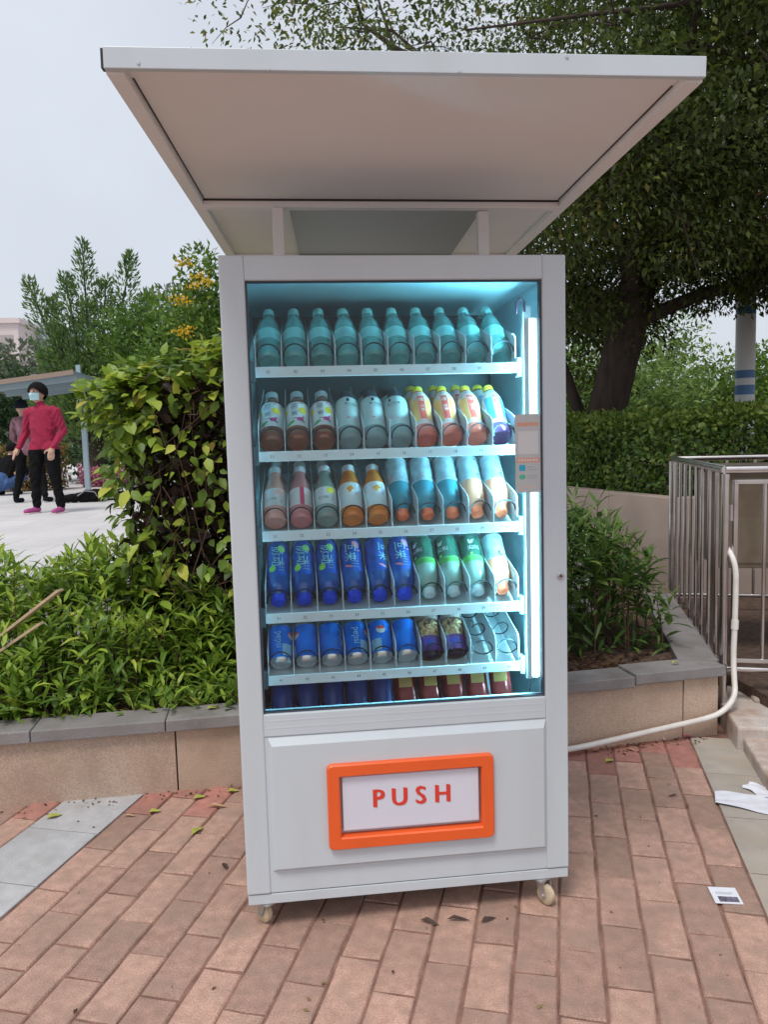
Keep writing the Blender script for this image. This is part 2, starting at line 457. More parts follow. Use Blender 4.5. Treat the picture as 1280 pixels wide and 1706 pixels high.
for a, b in zip(cj, cj[1:]):
    seg_piece('cap_stone', a + .002, b - .002, capz((a + b) / 2) + .001, capz((a + b) / 2) + 0.052, 0.03, 0.17, m_cap, 0.004)
# the wall's return along the right-hand end of the bed
for i, (t0, t1) in enumerate(((0.0, 0.55), (0.55, 1.1), (1.1, 1.65))):
    base = Vector((1.535, 1.325, 0))
    d = Vector((SA, CA, 0)); e = Vector((CA, -SA, 0))
    M = Matrix.Translation(base) @ Matrix.Rotation(-AZ, 4, 'Z')
    o = MB().box(0, 0.19, t0 + .002, t1 - .002, 0.301, 0.352, b=0.004, M=M).build('cap_stone', m_cap)
    o.parent = pwall; o.location = (0, -1.1, 0)
    o = MB().box(0.03, 0.165, t0 + .002, t1 - .002, -0.05, 0.300, b=0.003, M=M).build('granite_panel', m_facing)
    o.parent = pwall; o.location = (0, -1.1, 0)

# ------------------------------------------------------------------ retaining wall behind the right bed
rwall = empty('retaining_wall', (2.6, 3.5, 0.1))
tag(rwall, 'pale concrete retaining wall below the clipped hedge', 'wall')
wp = [(2.10, 7.6), (2.32, 5.04), (2.45, 4.3), (2.60, 3.48), (3.30, 3.38), (5.2, 3.1)]
for (a, b) in zip(wp, wp[1:]):
    A = Vector((*a, 0)); B = Vector((*b, 0)); L_ = (B - A).length
    M = Matrix.Translation(A - Vector((2.6, 3.5, 0.1))) @ Matrix.Rotation(math.atan2(B.y - A.y, B.x - A.x), 4, 'Z')
    MB().box(.002, L_ - .002, -0.04, 0.11, 0.05, 0.96, b=0.006, M=M).build('wall_panel', m_conc, rwall)

# ------------------------------------------------------------------ stone steps at the right
st = MB().box(0, 2.0, -2.2, 1.595, -0.05, 0.07, b=0.012, M=Matrix.Rotation(-AZ, 4, 'Z') @ Matrix.Translation((1.345, 0, 0)))
steps = empty('stone_steps', uv(1.3, 1.5))
tag(steps, 'pale stained stone steps at the foot of the steel fence', 'steps')
s1 = MB().box(0, 1.8, -1.7, 0.30, -0.1, 0.062, b=0.012).build('step', m_step, steps); s1.rotation_euler = (0, 0, -AZ); s1.location = uv(-0.03, 0.06)
s2 = MB().box(0, 1.8, 0.0, 0.62, -0.1, 0.112, b=0.012).build('step', m_step, steps); s2.rotation_euler = (0, 0, -AZ + R(2)); s2.location = uv(-0.055, -0.005)
s3 = MB().box(0.1, 1.8, 0.24, 1.2, -0.1, 0.135, b=0.014).build('step', m_step, steps); s3.rotation_euler = (0, 0, -AZ + R(1)); s3.location = uv(0.0, 0.1)

# ------------------------------------------------------------------ the vending machine
VM = empty('vending_machine', (0, 0.3, 0))
tag(VM, 'white glass-front drinks vending machine on casters with an overhead canopy', 'vending machine')
VO = Vector((0, 0.3, 0))
def vpart(mb, name, mats, parent=None, smooth=None):
    o = mb.build(name, mats, None, smooth)
    o.parent = parent or VM
    if parent is None: o.location = -VO
    return o
ZT, ZB, GX, GZ0, GZ1 = 1.9964, 0.085, 0.4292, 0.674, 1.927
# outer cabinet: four skins, back and floor, joined as one shell
c = MB()
c.box(-0.496, -0.462, 0.058, 0.80, 0.118, 1.985, b=0.004)
c.box(0.462, 0.496, 0.058, 0.80, 0.118, 1.985, b=0.004)
c.box(-0.4615, 0.4615, 0.060, 0.798, 1.950, 1.984)
c.box(-0.4615, 0.4615, 0.060, 0.798, 0.120, 0.160)
c.box(-0.4615, 0.4615, 0.770, 0.799, 0.1605, 1.9495)
vpart(c, 'cabinet', m_white)
ln = MB()
ln.box(-0.4605, -0.448, 0.055, 0.70, 0.46, 1.949); ln.box(0.448, 0.4605, 0.055, 0.70, 0.46, 1.949)
ln.box(-0.4475, 0.4475, 0.056, 0.70, 1.936, 1.949); ln.box(-0.4475, 0.4475, 0.056, 0.70, 0.46, 0.475)
vpart(ln, 'lining', m_white_in)
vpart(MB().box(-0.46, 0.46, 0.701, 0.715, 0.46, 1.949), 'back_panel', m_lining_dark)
vpart(MB().box(-0.498, 0.498, 0.004, 0.70, 0.0855, 0.1165, b=0.002), 'plinth', m_white)
# door: stiles, rails
d = MB()
d.box(-0.5, -GX, 0.0, 0.054, 0.119, ZT, b=0.005)
d.box(GX, 0.5, 0.0, 0.054, 0.119, ZT, b=0.005)
d.box(-GX - .001, GX + .001, 0.0008, 0.053, GZ1, ZT - .0006, b=0.004)
d.box(-GX - .001, GX + .001, 0.0012, 0.053, 0.606, GZ0, b=0.003)
d.box(-GX - .001, GX + .001, 0.004, 0.053, 0.1194, 0.6055, b=0.002)
door = vpart(d, 'door', m_white)
# fine ribs on the mid rail
rb = MB()
for z in (0.630, 0.652): rb.box(-GX + .004, GX - .004, 0.0007, 0.002, z, z + 0.004)
o = rb.build('rail_rib', m_white); o.parent = door
g = MB()
for a in ((-GX, -GX + .005, 0.010, 0.03, GZ0, GZ1), (GX - .006, GX, 0.010, 0.03, GZ0, GZ1), (-GX, GX, 0.011, 0.029, GZ1 - .004, GZ1 + .0005), (-GX, GX, 0.011, 0.029, GZ0 - .0005, GZ0 + .004)): g.box(*a)
o = g.build('gasket', mat('gasket_grey', (0.05, 0.06, 0.08), 0.5)); o.parent = door
o = MB().box(-GX + .002, GX - .002, 0.017, 0.022, GZ0 + .001, GZ1 - .001).build('glass_pane', m_glass); o.parent = door
sl2 = MB()
for a in ((-0.494, 0.494, 0.0535, 0.0597, 1.9405, 1.9795), (-0.494, -0.4505, 0.0535, 0.0597, 0.20, 1.9400), (0.4505, 0.494, 0.0535, 0.0597, 0.20, 1.9400), (-0.45, 0.45, 0.0535, 0.0597, 0.47, 0.60)): sl2.box(*a)
o = sl2.build('gap_light_block', m_black); o.parent = door  # added to stop lamp light leaking between door and cabinet
# raised lower panel
lp = MB()
def bevel_plate(mb, x0, x1, z0, z1, y_back, y_front, s):
    v = [(x0, y_back, z0), (x1, y_back, z0), (x1, y_back, z1), (x0, y_back, z1), (x0 + s, y_front, z0 + s), (x1 - s, y_front, z0 + s), (x1 - s, y_front, z1 - s), (x0 + s, y_front, z1 - s)]
    mb.add(v, [(4, 5, 6, 7), (0, 1, 5, 4), (1, 2, 6, 5), (2, 3, 7, 6), (3, 0, 4, 7), (3, 2, 1, 0)])
hole = (-0.215, 0.218, 0.288, 0.482)
# plate with an opening for the delivery flap
X0, X1, Z0, Z1, S = -0.420, 0.430, 0.188, 0.602, 0.012
yb, yf = 0.004, -0.010
outer_b = [(X0, yb, Z0), (X1, yb, Z0), (X1, yb, Z1), (X0, yb, Z1)]
outer_f = [(X0 + S, yf, Z0 + S), (X1 - S, yf, Z0 + S), (X1 - S, yf, Z1 - 0.022), (X0 + S, yf, Z1 - 0.022)]
inner_f = [(hole[0], yf, hole[2]), (hole[1], yf, hole[2]), (hole[1], yf, hole[3]), (hole[0], yf, hole[3])]
ff = []
for i in range(4):
    j = (i + 1) % 4
    ff += [(i, j, 4 + j, 4 + i), (4 + i, 4 + j, 8 + j, 8 + i)]
lp.add(outer_b + outer_f + inner_f, ff)
lower = lp.build('lower_panel', m_white); lower.parent = door
# orange delivery frame: rounded ring swept around the opening
def ring(x0, x1, z0, z1, rad, n=6):
    out = []
    for (cx, cz, a0) in ((x1 - rad, z1 - rad, 0), (x0 + rad, z1 - rad, 90), (x0 + rad, z0 + rad, 180), (x1 - rad, z0 + rad, 270)):
        for k in range(n + 1):
            a = R(a0 + 90 * k / n); out.append((cx + rad * math.cos(a), cz + rad * math.sin(a)))
    return out
loops = [(0.000, -0.0098, 0.016), (0.000, -0.022, 0.016), (0.004, -0.027, 0.014), (0.034, -0.027, 0.006), (0.038, -0.023, 0.004), (0.041, 0.030, 0.004)]
om = MB(); vv = []; ff = []; n_ = None
for (ins, y, rd) in loops:
    lo = ring(-0.250 + ins, 0.257 - ins, 0.252 + ins, 0.516 - ins, rd)
    n_ = len(lo); vv += [(a, y, b) for a, b in lo]
for i in range(len(loops) - 1):
    for k in range(n_): ff.append((i * n_ + k, i * n_ + (k + 1) % n_, (i + 1) * n_ + (k + 1) % n_, (i + 1) * n_ + k))
om.add(vv, ff)
fr = om.build('delivery_frame', m_orange, None, smooth=35); fr.parent = door
fl = MB().box(-0.205, 0.212, -0.013, -0.003, 0.304, 0.472, b=0.003)
flap = fl.build('push_flap', m_flap, None); flap.parent = fr
v, f = text_mesh('PUSH', 0.0655, 0.0006)
tx = MB(); 
# spaced capitals
xs = (-0.098, -0.033, 0.032, 0.099)
for ch, x in zip('PUSH', xs):
    v, f = text_mesh(ch, 0.078, 0.0006)
    tx.add([(x + a * 0.93 + (b - 0) * 0.0, -0.0137 - c_, 0.396 + b) for a, b, c_ in v], f)
    # a second slightly shifted copy thickens the strokes
    tx.add([(x + 0.0035 + a * 0.93, -0.0139 - c_, 0.3955 + b) for a, b, c_ in v], f)
    tx.add([(x - 0.0020 + a * 0.93, -0.0138 - c_, 0.3975 + b) for a, b, c_ in v], f)
o = tx.build('push_lettering', m_red); o.parent = fr
# lock
lk = MB().lathe([(0.010, 0), (0.010, 0.006), (0.008, 0.008)], 20, M=Matrix.Translation((0.477, 0.0005, 1.048)) @ Matrix.Rotation(R(90), 4, 'X'))
lock = lk.build('lock', m_chrome, None, smooth=40); lock.parent = door
o = MB().lathe([(0.0035, 0), (0.0035, 0.0015)], 12, M=Matrix.Translation((0.477, -0.0076, 1.048)) @ Matrix.Rotation(R(90), 4, 'X')).build('keyhole', m_black); o.parent = lock
# payment sticker hung on the inside of the pane (its square code is left blank)
def plate_round(x0, x1, z0, z1, rad, y0, y1):
    return MB().prism(ring(x0, x1, z0, z1, rad, 4), y0, y1, 'y')
m_stk = mat('sticker_paper', (0.53, 0.54, 0.535), 0.55)
stk = plate_round(0.346, 0.423, 1.303, 1.537, 0.010, 0.0115, 0.0155).build('payment_sticker', m_stk); stk.parent = door
m_st_o = mat('sticker_orange', (0.75, 0.34, 0.22), 0.55); m_st_b = mat('sticker_blue', (0.03, 0.42, 0.62), 0.5); m_st_g = mat('sticker_green', (0.10, 0.50, 0.32), 0.5); m_st_t = mat('sticker_grey_print', (0.42, 0.44, 0.47), 0.6); m_st_w = mat('sticker_white_square', (0.66, 0.66, 0.66), 0.55)
def stick(mb, nm, m): o = mb.build(nm, m); o.parent = stk; return o
h = MB()
for i in range(8): h.box(0.352 + i * .0082, 0.3585 + i * .0082, 0.0108, 0.0114, 1.500 + rnd.uniform(0, .002), 1.512)
stick(h, 'heading_print', m_st_o)
stick(MB().box(0.354, 0.416, 0.0109, 0.0114, 1.418, 1.486), 'blank_square', m_st_w)
h = MB().box(0.350, 0.420, 0.0110, 0.0114, 1.393, 1.407)
stick(h, 'band_print', m_st_o)
h = MB()
for i in range(7): h.box(0.354 + i * .009, 0.360 + i * .009, 0.01065, 0.01095, 1.3965, 1.4035)
stick(h, 'band_lettering', m_st_w)
stick(plate_round(0.357, 0.376, 1.368, 1.386, 0.003, 0.0108, 0.0114), 'pay_icon', m_st_b)
stick(plate_round(0.357, 0.376, 1.343, 1.358, 0.007, 0.0108, 0.0114), 'chat_icon', m_st_g)
h = MB()
for z, w in ((1.378, .020), (1.370, .030), (1.352, .028), (1.345, .030)): h.box(0.382, 0.382 + w, 0.0109, 0.0114, z, z + .003)
stick(h, 'small_print', m_st_t)
h = MB()
for i in range(5): h.box(0.360 + i * .010, 0.367 + i * .010, 0.0109, 0.0114, 1.316, 1.323)
stick(h, 'footer_print', mat('sticker_pale_orange', (0.66, 0.52, 0.46), 0.6))

# casters
def caster(x, y, rz):
    M = Matrix.Translation((x, y, 0)) @ Matrix.Rotation(rz, 4, 'Z')
    b = MB().box(-0.03, 0.03, -0.03, 0.03, 0.080, 0.0848, M=M)
    for s in (-1, 1):
        poly = [(-0.004, 0.079), (0.028, 0.079), (0.036, 0.03), (0.024, 0.022), (0.014, 0.03)]
        q = MB().prism(poly, s * 0.0155 - 0.0012, s * 0.0155 + 0.0012, 'x')
        b.add([tuple(M @ Vector(p)) for p in q.v], q.f)
    b.lathe([(0.012, 0.068), (0.012, 0.0802)], 12, M=M @ Matrix.Translation((0.0, 0.01, 0)))
    b.tube([M @ Vector((-0.0200, 0.025, 0.032)), M @ Vector((0.0200, 0.025, 0.032))], 0.005, 8)
    ca = vpart(b, 'caster', m_zinc, None, smooth=35)
    w = MB().lathe([(0.012, -0.013), (0.026, -0.012), (0.031, -0.008), (0.032, 0), (0.031, 0.008), (0.026, 0.012), (0.012, 0.013)], 24, M=M @ Matrix.Translation((0, 0.025, 0.032)) @ Matrix.Rotation(R(90), 4, 'Y'))
    o = w.build('wheel', m_wheel, None, smooth=40); o.parent = ca
caster(-0.440, 0.035, R(40)); caster(0.415, 0.030, R(-150)); caster(-0.42, 0.62, 0); caster(0.42, 0.62, R(30))

# light: a frosted tube cover facing the door, and an added glowing strip beside it to light the shelves
vpart(MB().box(0.4010, 0.4265, 0.104, 0.130, 0.70, 1.868, b=0.003), 'light_column', m_ledcol)
tube_ = MB().lathe([(0.010, 0), (0.0125, 0.002), (0.0125, 1.098), (0.010, 1.10)], 16, M=Matrix.Translation((0.4150, 0.0570, 0.722)))
vpart(tube_, 'light_tube', m_tube, None, smooth=40)
vpart(MB().box(0.4002, 0.4018, 0.050, 0.0785, 0.720, 1.824), 'strip_light_block', m_zinc)  # added plate, blocks the light from the strip's back
vpart(MB().box(0.3870, 0.4018, 0.0480, 0.0495, 0.720, 1.824), 'strip_light_shade', m_ledcol)  # added shade, keeps the strip's light off the canopy
vpart(MB().box(0.3988, 0.4000, 0.052, 0.0765, 0.724, 1.820), 'fill_strip', m_fill_strip)  # added source, turned to the shelves and hidden from the camera
vpart(MB().tube([(0.415, 0.062, 0.722), (0.412, 0.066, 0.705), (0.405, 0.070, 0.69), (0.398, 0.075, 0.66)], 0.0018, 6), 'cable', m_black)
vpart(MB().tube([(0.372, 0.078, 1.84), (0.374, 0.076, 1.875), (0.384, 0.075, 1.885), (0.396, 0.077, 1.875), (0.398, 0.078, 1.845)], 0.004, 6), 'cable', mat('cable_dark', (0.06, 0.03, 0.06), 0.5))

# shelves with dividers, coils and number tags
COLX = [-0.375 + 0.0787 * i for i in range(10)]
SHZ = [1.664, 1.417, 1.180, 0.931, 0.740, 0.505]
slope = 0.33
YS = 0.072
div_poly = lambda zs: [(YS + .003, zs - .004), (YS + .003, zs + .075), (YS + .010, zs + .086), (YS + .030, zs + .094), (YS + .30, zs + .165), (YS + .50, zs + .22), (YS + .50, zs + .15), (YS + .02, zs - .006)]
def coil_pts(x, zt, turns):
    pts = []
    r0 = 0.0335
    for k in range(0, 15):                      # flat front turn standing before the bottle
        a = R(192 - 190 * k / 14)
        pts.append((x + r0 * math.cos(a), YS + .014 + 0.004 * k / 14, zt + .038 + r0 * math.sin(a)))
    n = int(turns * 14)
    for k in range(1, n + 1):
        a = R(2 - 360 * k / 14)
        y = YS + .02 + 0.105 * k / 14
        pts.append((x + r0 * math.cos(a), y, zt + .038 + r0 * math.sin(a) + (y - YS) * slope))
    return pts
tagtxt = mat('tag_print', (0.06, 0.07, 0.09), 0.6)
for r_, z0 in enumerate(SHZ):
    zs = z0 + 0.026
    sh = MB()
    x0, x1 = -0.4135, 0.369
    sh.box(x0, x1, YS - .004, YS, z0, zs + .004, b=0.0012)
    sh.box(x0, x1, YS + .0005, YS + .02, z0 + .001, z0 + .004)
    # sloping tray, real thickness
    sh.prism([(YS + .001, zs - .010), (YS + .05, zs - .010), (YS + .55, zs - .010 + .5 * slope), (YS + .55, zs - .018 + .5 * slope), (YS + .05, zs - .016), (YS + .001, zs - .016)], x0, x1, 'x')
    sf = vpart(sh, 'shelf', m_tray)
    sl = MB()
    for i in range(10):
        for j in range(3):
            y = YS + .07 + .07 * j
            sl.box(COLX[i] - .018, COLX[i] - .010, y, y + .02, zs - .0172 + (y - YS - .05) * slope, zs - .0165 + (y - YS - .05) * slope)
            sl.box(COLX[i] + .010, COLX[i] + .018, y, y + .02, zs - .0172 + (y - YS - .05) * slope, zs - .0165 + (y - YS - .05) * slope)
    o = sl.build('tray_slot', m_black); o.parent = sf; tag(o, kind='stuff')
    if r_ == 0: brm = mat('shelf_bracket', (0.05, 0.07, 0.08), 0.5)
    for s in (-1, 1):
        xx = x0 - .016 if s < 0 else x1 + .001
        o = MB().box(xx, xx + .015, YS - .002, YS + .03, z0 - .012, z0 + .045, b=.002).build('bracket', brm); o.parent = sf
    for i in range(11):
        xd = COLX[0] - .0787 / 2 + .0787 * i
        xd = min(max(xd, x0 + .001), x1 - .001)
        o = MB().prism(div_poly(zs), xd - .0009, xd + .0009, 'x').build('divider', m_tray); o.parent = sf
    for i in range(10):
        if r_ < 5 or i > 7:
            turns = 2.6 if (r_ == 4 and i > 7) else 0.0
            o = MB().tube(coil_pts(COLX[i], zs, turns), 0.0023, 6).build('coil', m_wire, None, smooth=60); o.parent = sf
        if r_ < 5:
            v, f = text_mesh('%02d' % (r_ * 10 + i + 1), 0.0125)
            t_ = MB().add([(COLX[i] + a, YS - .0047, z0 + .0145 + b) for a, b, c_ in v], f)
            o = t_.build('number_tag', tagtxt); o.parent = sf

# canopy on two posts
CW, CL = 1.25, 1.52
cy0 = -0.568
canopy_root = empty('canopy')
canopy_root.parent = VM
canopy_root.location = Vector((-0.010, -0.0925, 2.2365)) - VO
canopy_root.rotation_euler = (R(1.38), R(0.79), R(-2.78))
def cpart(mb, name, m, smooth=None): o = mb.build(name, m, None, smooth); o.parent = canopy_root; return o
hw = CW / 2; ya, yc, yb_ = -0.4755, 0.4755, 1.32
T = 0.042
cpart(MB().box(-hw + .002, hw - .002, ya + .002, yc + .0, .014, .020), 'front_sheet', m_canopy)
cpart(MB().box(-hw + .002, hw - .002, yc + .001, yb_, .014, .020), 'rear_sheet', m_canopy)
cpart(MB().box(-0.315, 0.345, yc + .05, yb_ - .01, .006, .0135), 'rear_panel', m_canopy_rear)
cpart(MB().box(-hw, hw, ya - .016, ya - .001, 0.000, T, b=.0015), 'fascia', m_white)
cpart(MB().box(-hw - .006, -hw - .0005, ya - .012, ya + .006, .002, T - .002), 'end_cap', m_black)
for nm, x0, x1, y0, y1 in (('side_rail', -hw, -hw + .036, ya, yb_), ('side_rail', hw - .036, hw, ya, yb_)):
    cpart(MB().box(x0, x1, y0, y1, -.004, .0135, b=.001), nm, m_canopy)
cpart(MB().box(-hw + .037, hw - .037, yc - .005, yc + .03, -.012, .0135, b=.001), 'cross_bar', m_canopy)
cpart(MB().box(-hw + .037, hw - .037, yc - .010, yc - .0055, .008, .0138), 'seam', m_seam)
o_ = MB()
for x in (-hw + .039, hw - .042): o_.box(x, x + .003, ya + .06, yc - .02, .0118, .0138)
tag(cpart(o_, 'edge_seam', m_seam), kind='stuff')
cpart(MB().box(-hw, hw, yb_ - .03, yb_, -.006, .0135, b=.001), 'rear_bar', m_canopy)
scr = MB()
for x, z in ((-hw + .07, .010), (-hw + .33, .002), (.1, .003), (hw - .3, .035)): scr.lathe([(0.004, 0), (0.003, .002)], 8, M=Matrix.Translation((x, ya - .016, z)) @ Matrix.Rotation(R(90), 4, 'X'))
cpart(scr, 'screw', m_zinc)
for x in (-0.336, 0.352):
    vpart(MB().box(x - .018, x + .018, 0.385, 0.42, 1.9855, 2.233 - .0138 * x, b=.001), 'post', m_canopy)
for x in (-0.40, ):
    vpart(MB().box(x - .06, x + .06, 0.12, 0.16, 1.9855, 1.999, b=.002), 'top_bracket', m_white)

# ------------------------------------------------------------------ drinks on the shelves
TILT = R(45)
def rad_at(prof, z):
    for (r0, z0), (r1, z1) in zip(prof, prof[1:]):
        if z0 <= z <= z1 and z1 > z0: return r0 + (r1 - r0) * (z - z0) / (z1 - z0)
    return prof[-1][0]
def sleeve(prof, z0, z1, a0=-180, a1=180, eps=0.0006, n=None, nz=6):
    n = n or max(4, int((a1 - a0) / 12))
    zs = sorted(set([z0 + (z1 - z0) * k / nz for k in range(nz + 1)] + [z for _, z in prof if z0 < z < z1]))
    v = []; f = []
    for z in zs:
        r = rad_at(prof, z) + eps
        for k in range(n + 1):
            a = R(a0 + (a1 - a0) * k / n); v.append((r * math.sin(a), -r * math.cos(a), z))
    for i in range(len(zs) - 1):
        for k in range(n):
            q = i * (n + 1) + k; f.append((q, q + 1, q + n + 2, q + n + 1))
    return MB().add(v, f)
def wrap(prof, pts, zc, ac, eps):
    out = []
    for a, b in pts:
        z = zc + b; r = rad_at(prof, z) + eps; t = R(ac) + a / r
        out.append((r * math.sin(t), -r * math.cos(t), z))
    return out
def disc(mb, prof, ac, zc, ra, rb, eps=0.0012, n=16, rot=0):
    pts = [(0, 0)] + [(ra * math.cos(2 * math.pi * k / n) * math.cos(rot) - rb * math.sin(2 * math.pi * k / n) * math.sin(rot), ra * math.cos(2 * math.pi * k / n) * math.sin(rot) + rb * math.sin(2 * math.pi * k / n) * math.cos(rot)) for k in range(n)]
    mb.add(wrap(prof, pts, zc, ac, eps), [(0, 1 + k, 1 + (k + 1) % n) for k in range(n)]); return mb
def words(mb, prof, s, size, ac, zc, down=False, eps=0.0014):
    v, f = text_mesh(s, size)
    pts = [((b, -a) if down else (a, b)) for a, b, _ in v]
    mb.add(wrap(prof, pts, zc, ac, eps), f); return mb

def liquid(name, c, trans=0.35, rough=0.12): return mat(name, c, rough, trans=trans, spec=0.5, coat=0.8)
P = {}
P['white'] = mat('label_white', (0.72, 0.72, 0.72), 0.3, coat=0.4)
P['pale'] = mat('label_pale_blue', (0.52, 0.63, 0.63), 0.3, coat=0.4)
P['ink'] = mat('ink_black', (0.03, 0.035, 0.05), 0.5)
P['inkblue'] = mat('ink_grey_blue', (0.30, 0.36, 0.42), 0.5)
P['yellow'] = mat('ink_yellow', (0.80, 0.60, 0.05), 0.45)
P['magenta'] = mat('ink_magenta', (0.60, 0.06, 0.28), 0.45)
P['crimson'] = mat('ink_crimson', (0.70, 0.06, 0.13), 0.45)
P['peach'] = mat('ink_peach', (0.80, 0.36, 0.30), 0.45)
P['leaf'] = mat('ink_green', (0.10, 0.35, 0.10), 0.45)
P['lime'] = mat('ink_lime', (0.30, 0.62, 0.08), 0.45)
P['aqua'] = mat('ink_aqua', (0.30, 0.62, 0.62), 0.45)
P['pink'] = mat('ink_pink', (0.75, 0.25, 0.30), 0.45)
P['orange'] = mat('ink_orange', (0.85, 0.33, 0.05), 0.45)
P['red'] = mat('ink_red', (0.72, 0.08, 0.05), 0.4)
P['apricot'] = mat('ink_apricot', (0.85, 0.40, 0.12), 0.45)
P['violet'] = mat('ink_violet', (0.42, 0.10, 0.52), 0.45)
P['sky'] = mat('ink_sky', (0.10, 0.40, 0.75), 0.4)

def new_drink(name):
    e = bpy.data.objects.new(name, None); e.empty_display_size = .03; col.objects.link(e); return e
def part(mb, name, m, parent, smooth=None): o = mb.build(name, m, None, smooth); o.parent = parent; return o
CAPR = lambda z, r, h: [(r * .96, z), (r, z + .001), (r, z + h - .002), (r * .9, z + h)]

def water():
    e = new_drink('water_bottle')
    pr = [(0.016, .004), (.026, 0), (.032, .004), (.0345, .012), (.0345, .060), (.0335, .063), (.0345, .066), (.0345, .118), (.033, .140), (.028, .166), (.020, .190), (.0145, .205), (.0145, .213)]
    part(MB().lathe(pr, 28), 'body', liquid_teal, e, 50)
    part(sleeve(pr, .070, .116, eps=.0005), 'label', teal_label, e, 60)
    mb = MB()
    for k in range(3): words(mb, pr, 'ooo', .010, -20 + 20 * k, .085 + .006 * k)
    part(mb, 'print', mat('water_print', (0.20, 0.42, 0.45), 0.5), e)
    part(MB().lathe(CAPR(.206, .0165, .026), 20), 'cap', teal_cap, e, 40)
    return e
liquid_teal = mat('teal_water_plastic', (0.20, 0.62, 0.60), 0.14, trans=0.45, var=0.2, vs_=25, coat=0.8, rand=0.12)
teal_label = mat('teal_label', (0.23, 0.60, 0.60), 0.3, rand=0.12, coat=0.6, var=0.1, vs_=30)
teal_cap = mat('teal_cap', (0.28, 0.64, 0.60), 0.4)

def tea():
    e = new_drink('tea_bottle')
    pr = [(.014, .004), (.026, 0), (.032, .004), (.0345, .012), (.0345, .135), (.032, .150), (.022, .172), (.0165, .182), (.0165, .192)]
    part(MB().lathe(pr, 28), 'body', P['tea'], e, 50)
    part(sleeve(pr, .044, .146), 'label', P['white'], e, 60)
    mb = MB(); words(mb, pr, '茶', .026, -12, .123); words(mb, pr, 'π', .034, -10, .096)
    part(mb, 'brand_print', P['inkblue'], e)
    mb = MB(); disc(mb, pr, 30, .108, .012, .013); disc(mb, pr, -60, .110, .010, .013)
    part(mb, 'lemon_print', P['yellow'], e)
    mb = MB(); disc(mb, pr, 16, .070, .010, .008); disc(mb, pr, 30, .079, .004, .003); words(mb, pr, '日', .012, 26, .138)
    part(mb, 'flower_print', P['magenta'], e)
    mb = MB(); disc(mb, pr, -30, .058, .014, .006, rot=.5)
    part(mb, 'leaf_print', P['leaf'], e)
    mb = MB(); disc(mb, pr, 30, .062, .007, .0025, rot=-.5); disc(mb, pr, -8, .074, .009, .0012)
    part(mb, 'stem_print', P['ink'], e)
    part(MB().lathe(CAPR(.186, .0195, .024), 22), 'cap', P['cap_grey'], e, 40)
    return e
P['tea'] = liquid('tea_liquid', (0.40, 0.105, 0.04)); P['cap_grey'] = mat('cap_grey_blue', (0.42, 0.48, 0.50), 0.35)

def leaf_tea():
    e = new_drink('tea_bottle')
    pr = [(.014, .004), (.026, 0), (.033, .004), (.0355, .012), (.0355, .150), (.034, .160), (.026, .172), (.019, .180), (.019, .190)]
    part(MB().lathe(pr, 28), 'body', P['pale_liquid'], e, 50)
    part(sleeve(pr, .040, .164), 'label', P['pale'], e, 60)
    mb = MB(); disc(mb, pr, -18, .146, .0045, .0075); words(mb, pr, '東方樹葉', .0105, -2, .128); words(mb, pr, 'ORIENTAL', .005, -2, .119)
    part(mb, 'brand_print', P['ink'], e)
    mb = MB(); disc(mb, pr, -22, .070, .005, .004); disc(mb, pr, 10, .064, .003, .003)
    part(mb, 'blossom_print', P['pink'], e)
    part(MB().lathe(CAPR(.181, .0215, .022), 22), 'cap', P['ink'], e, 40)
    return e
P['pale_liquid'] = liquid('pale_tea_liquid', (0.42, 0.56, 0.56))

def vitamin(kind):
    e = new_drink('juice_bottle')
    pr = [(.012, .008), (.024, .002), (.030, .003), (.0345, .012), (.0345, .034), (.031, .050), (.030, .075), (.031, .105), (.033, .140), (.031, .165), (.022, .190), (.0150, .202), (.0150, .208)]
    if kind == 'orange': liq, a, b, c_ = P['coral_liquid'], P['red'], P['apricot'], P['white_pink']
    else: liq, a, b, c_ = P['plum_liquid'], P['violet'], P['sky'], P['white']
    part(MB().lathe(pr, 28), 'body', liq, e, 50)
    part(sleeve(pr, .040, .190), 'label', c_, e, 60)
    part(sleeve(pr, .058, .150, -55, -12, eps=.0011), 'stripe_print', b, e, 60)
    part(sleeve(pr, .062, .160, -8, 26, eps=.0011), 'panel_print', a, e, 60)
    part(sleeve(pr, .058, .150, 30, 62, eps=.0011), 'stripe_print', b, e, 60)
    mb = MB(); words(mb, pr, '维', .017, 9, .142, eps=.0016); words(mb, pr, '生素', .014, 9, .108, True, eps=.0016)
    part(mb, 'brand_print', P['white'], e)
    mb = MB(); words(mb, pr, '水果', .011, 0, .174, eps=.0016)
    part(mb, 'small_print', P['inkblue'], e)
    part(MB().lathe(CAPR(.203, .0165, .020), 20), 'cap', P['yellow'], e, 40)
    return e
P['coral_liquid'] = liquid('coral_liquid', (0.90, 0.17, 0.11), 0.15); P['plum_liquid'] = liquid('plum_liquid', (0.16, 0.05, 0.16), 0.2); P['white_pink'] = mat('label_pinkish', (0.72, 0.50, 0.50), 0.4)

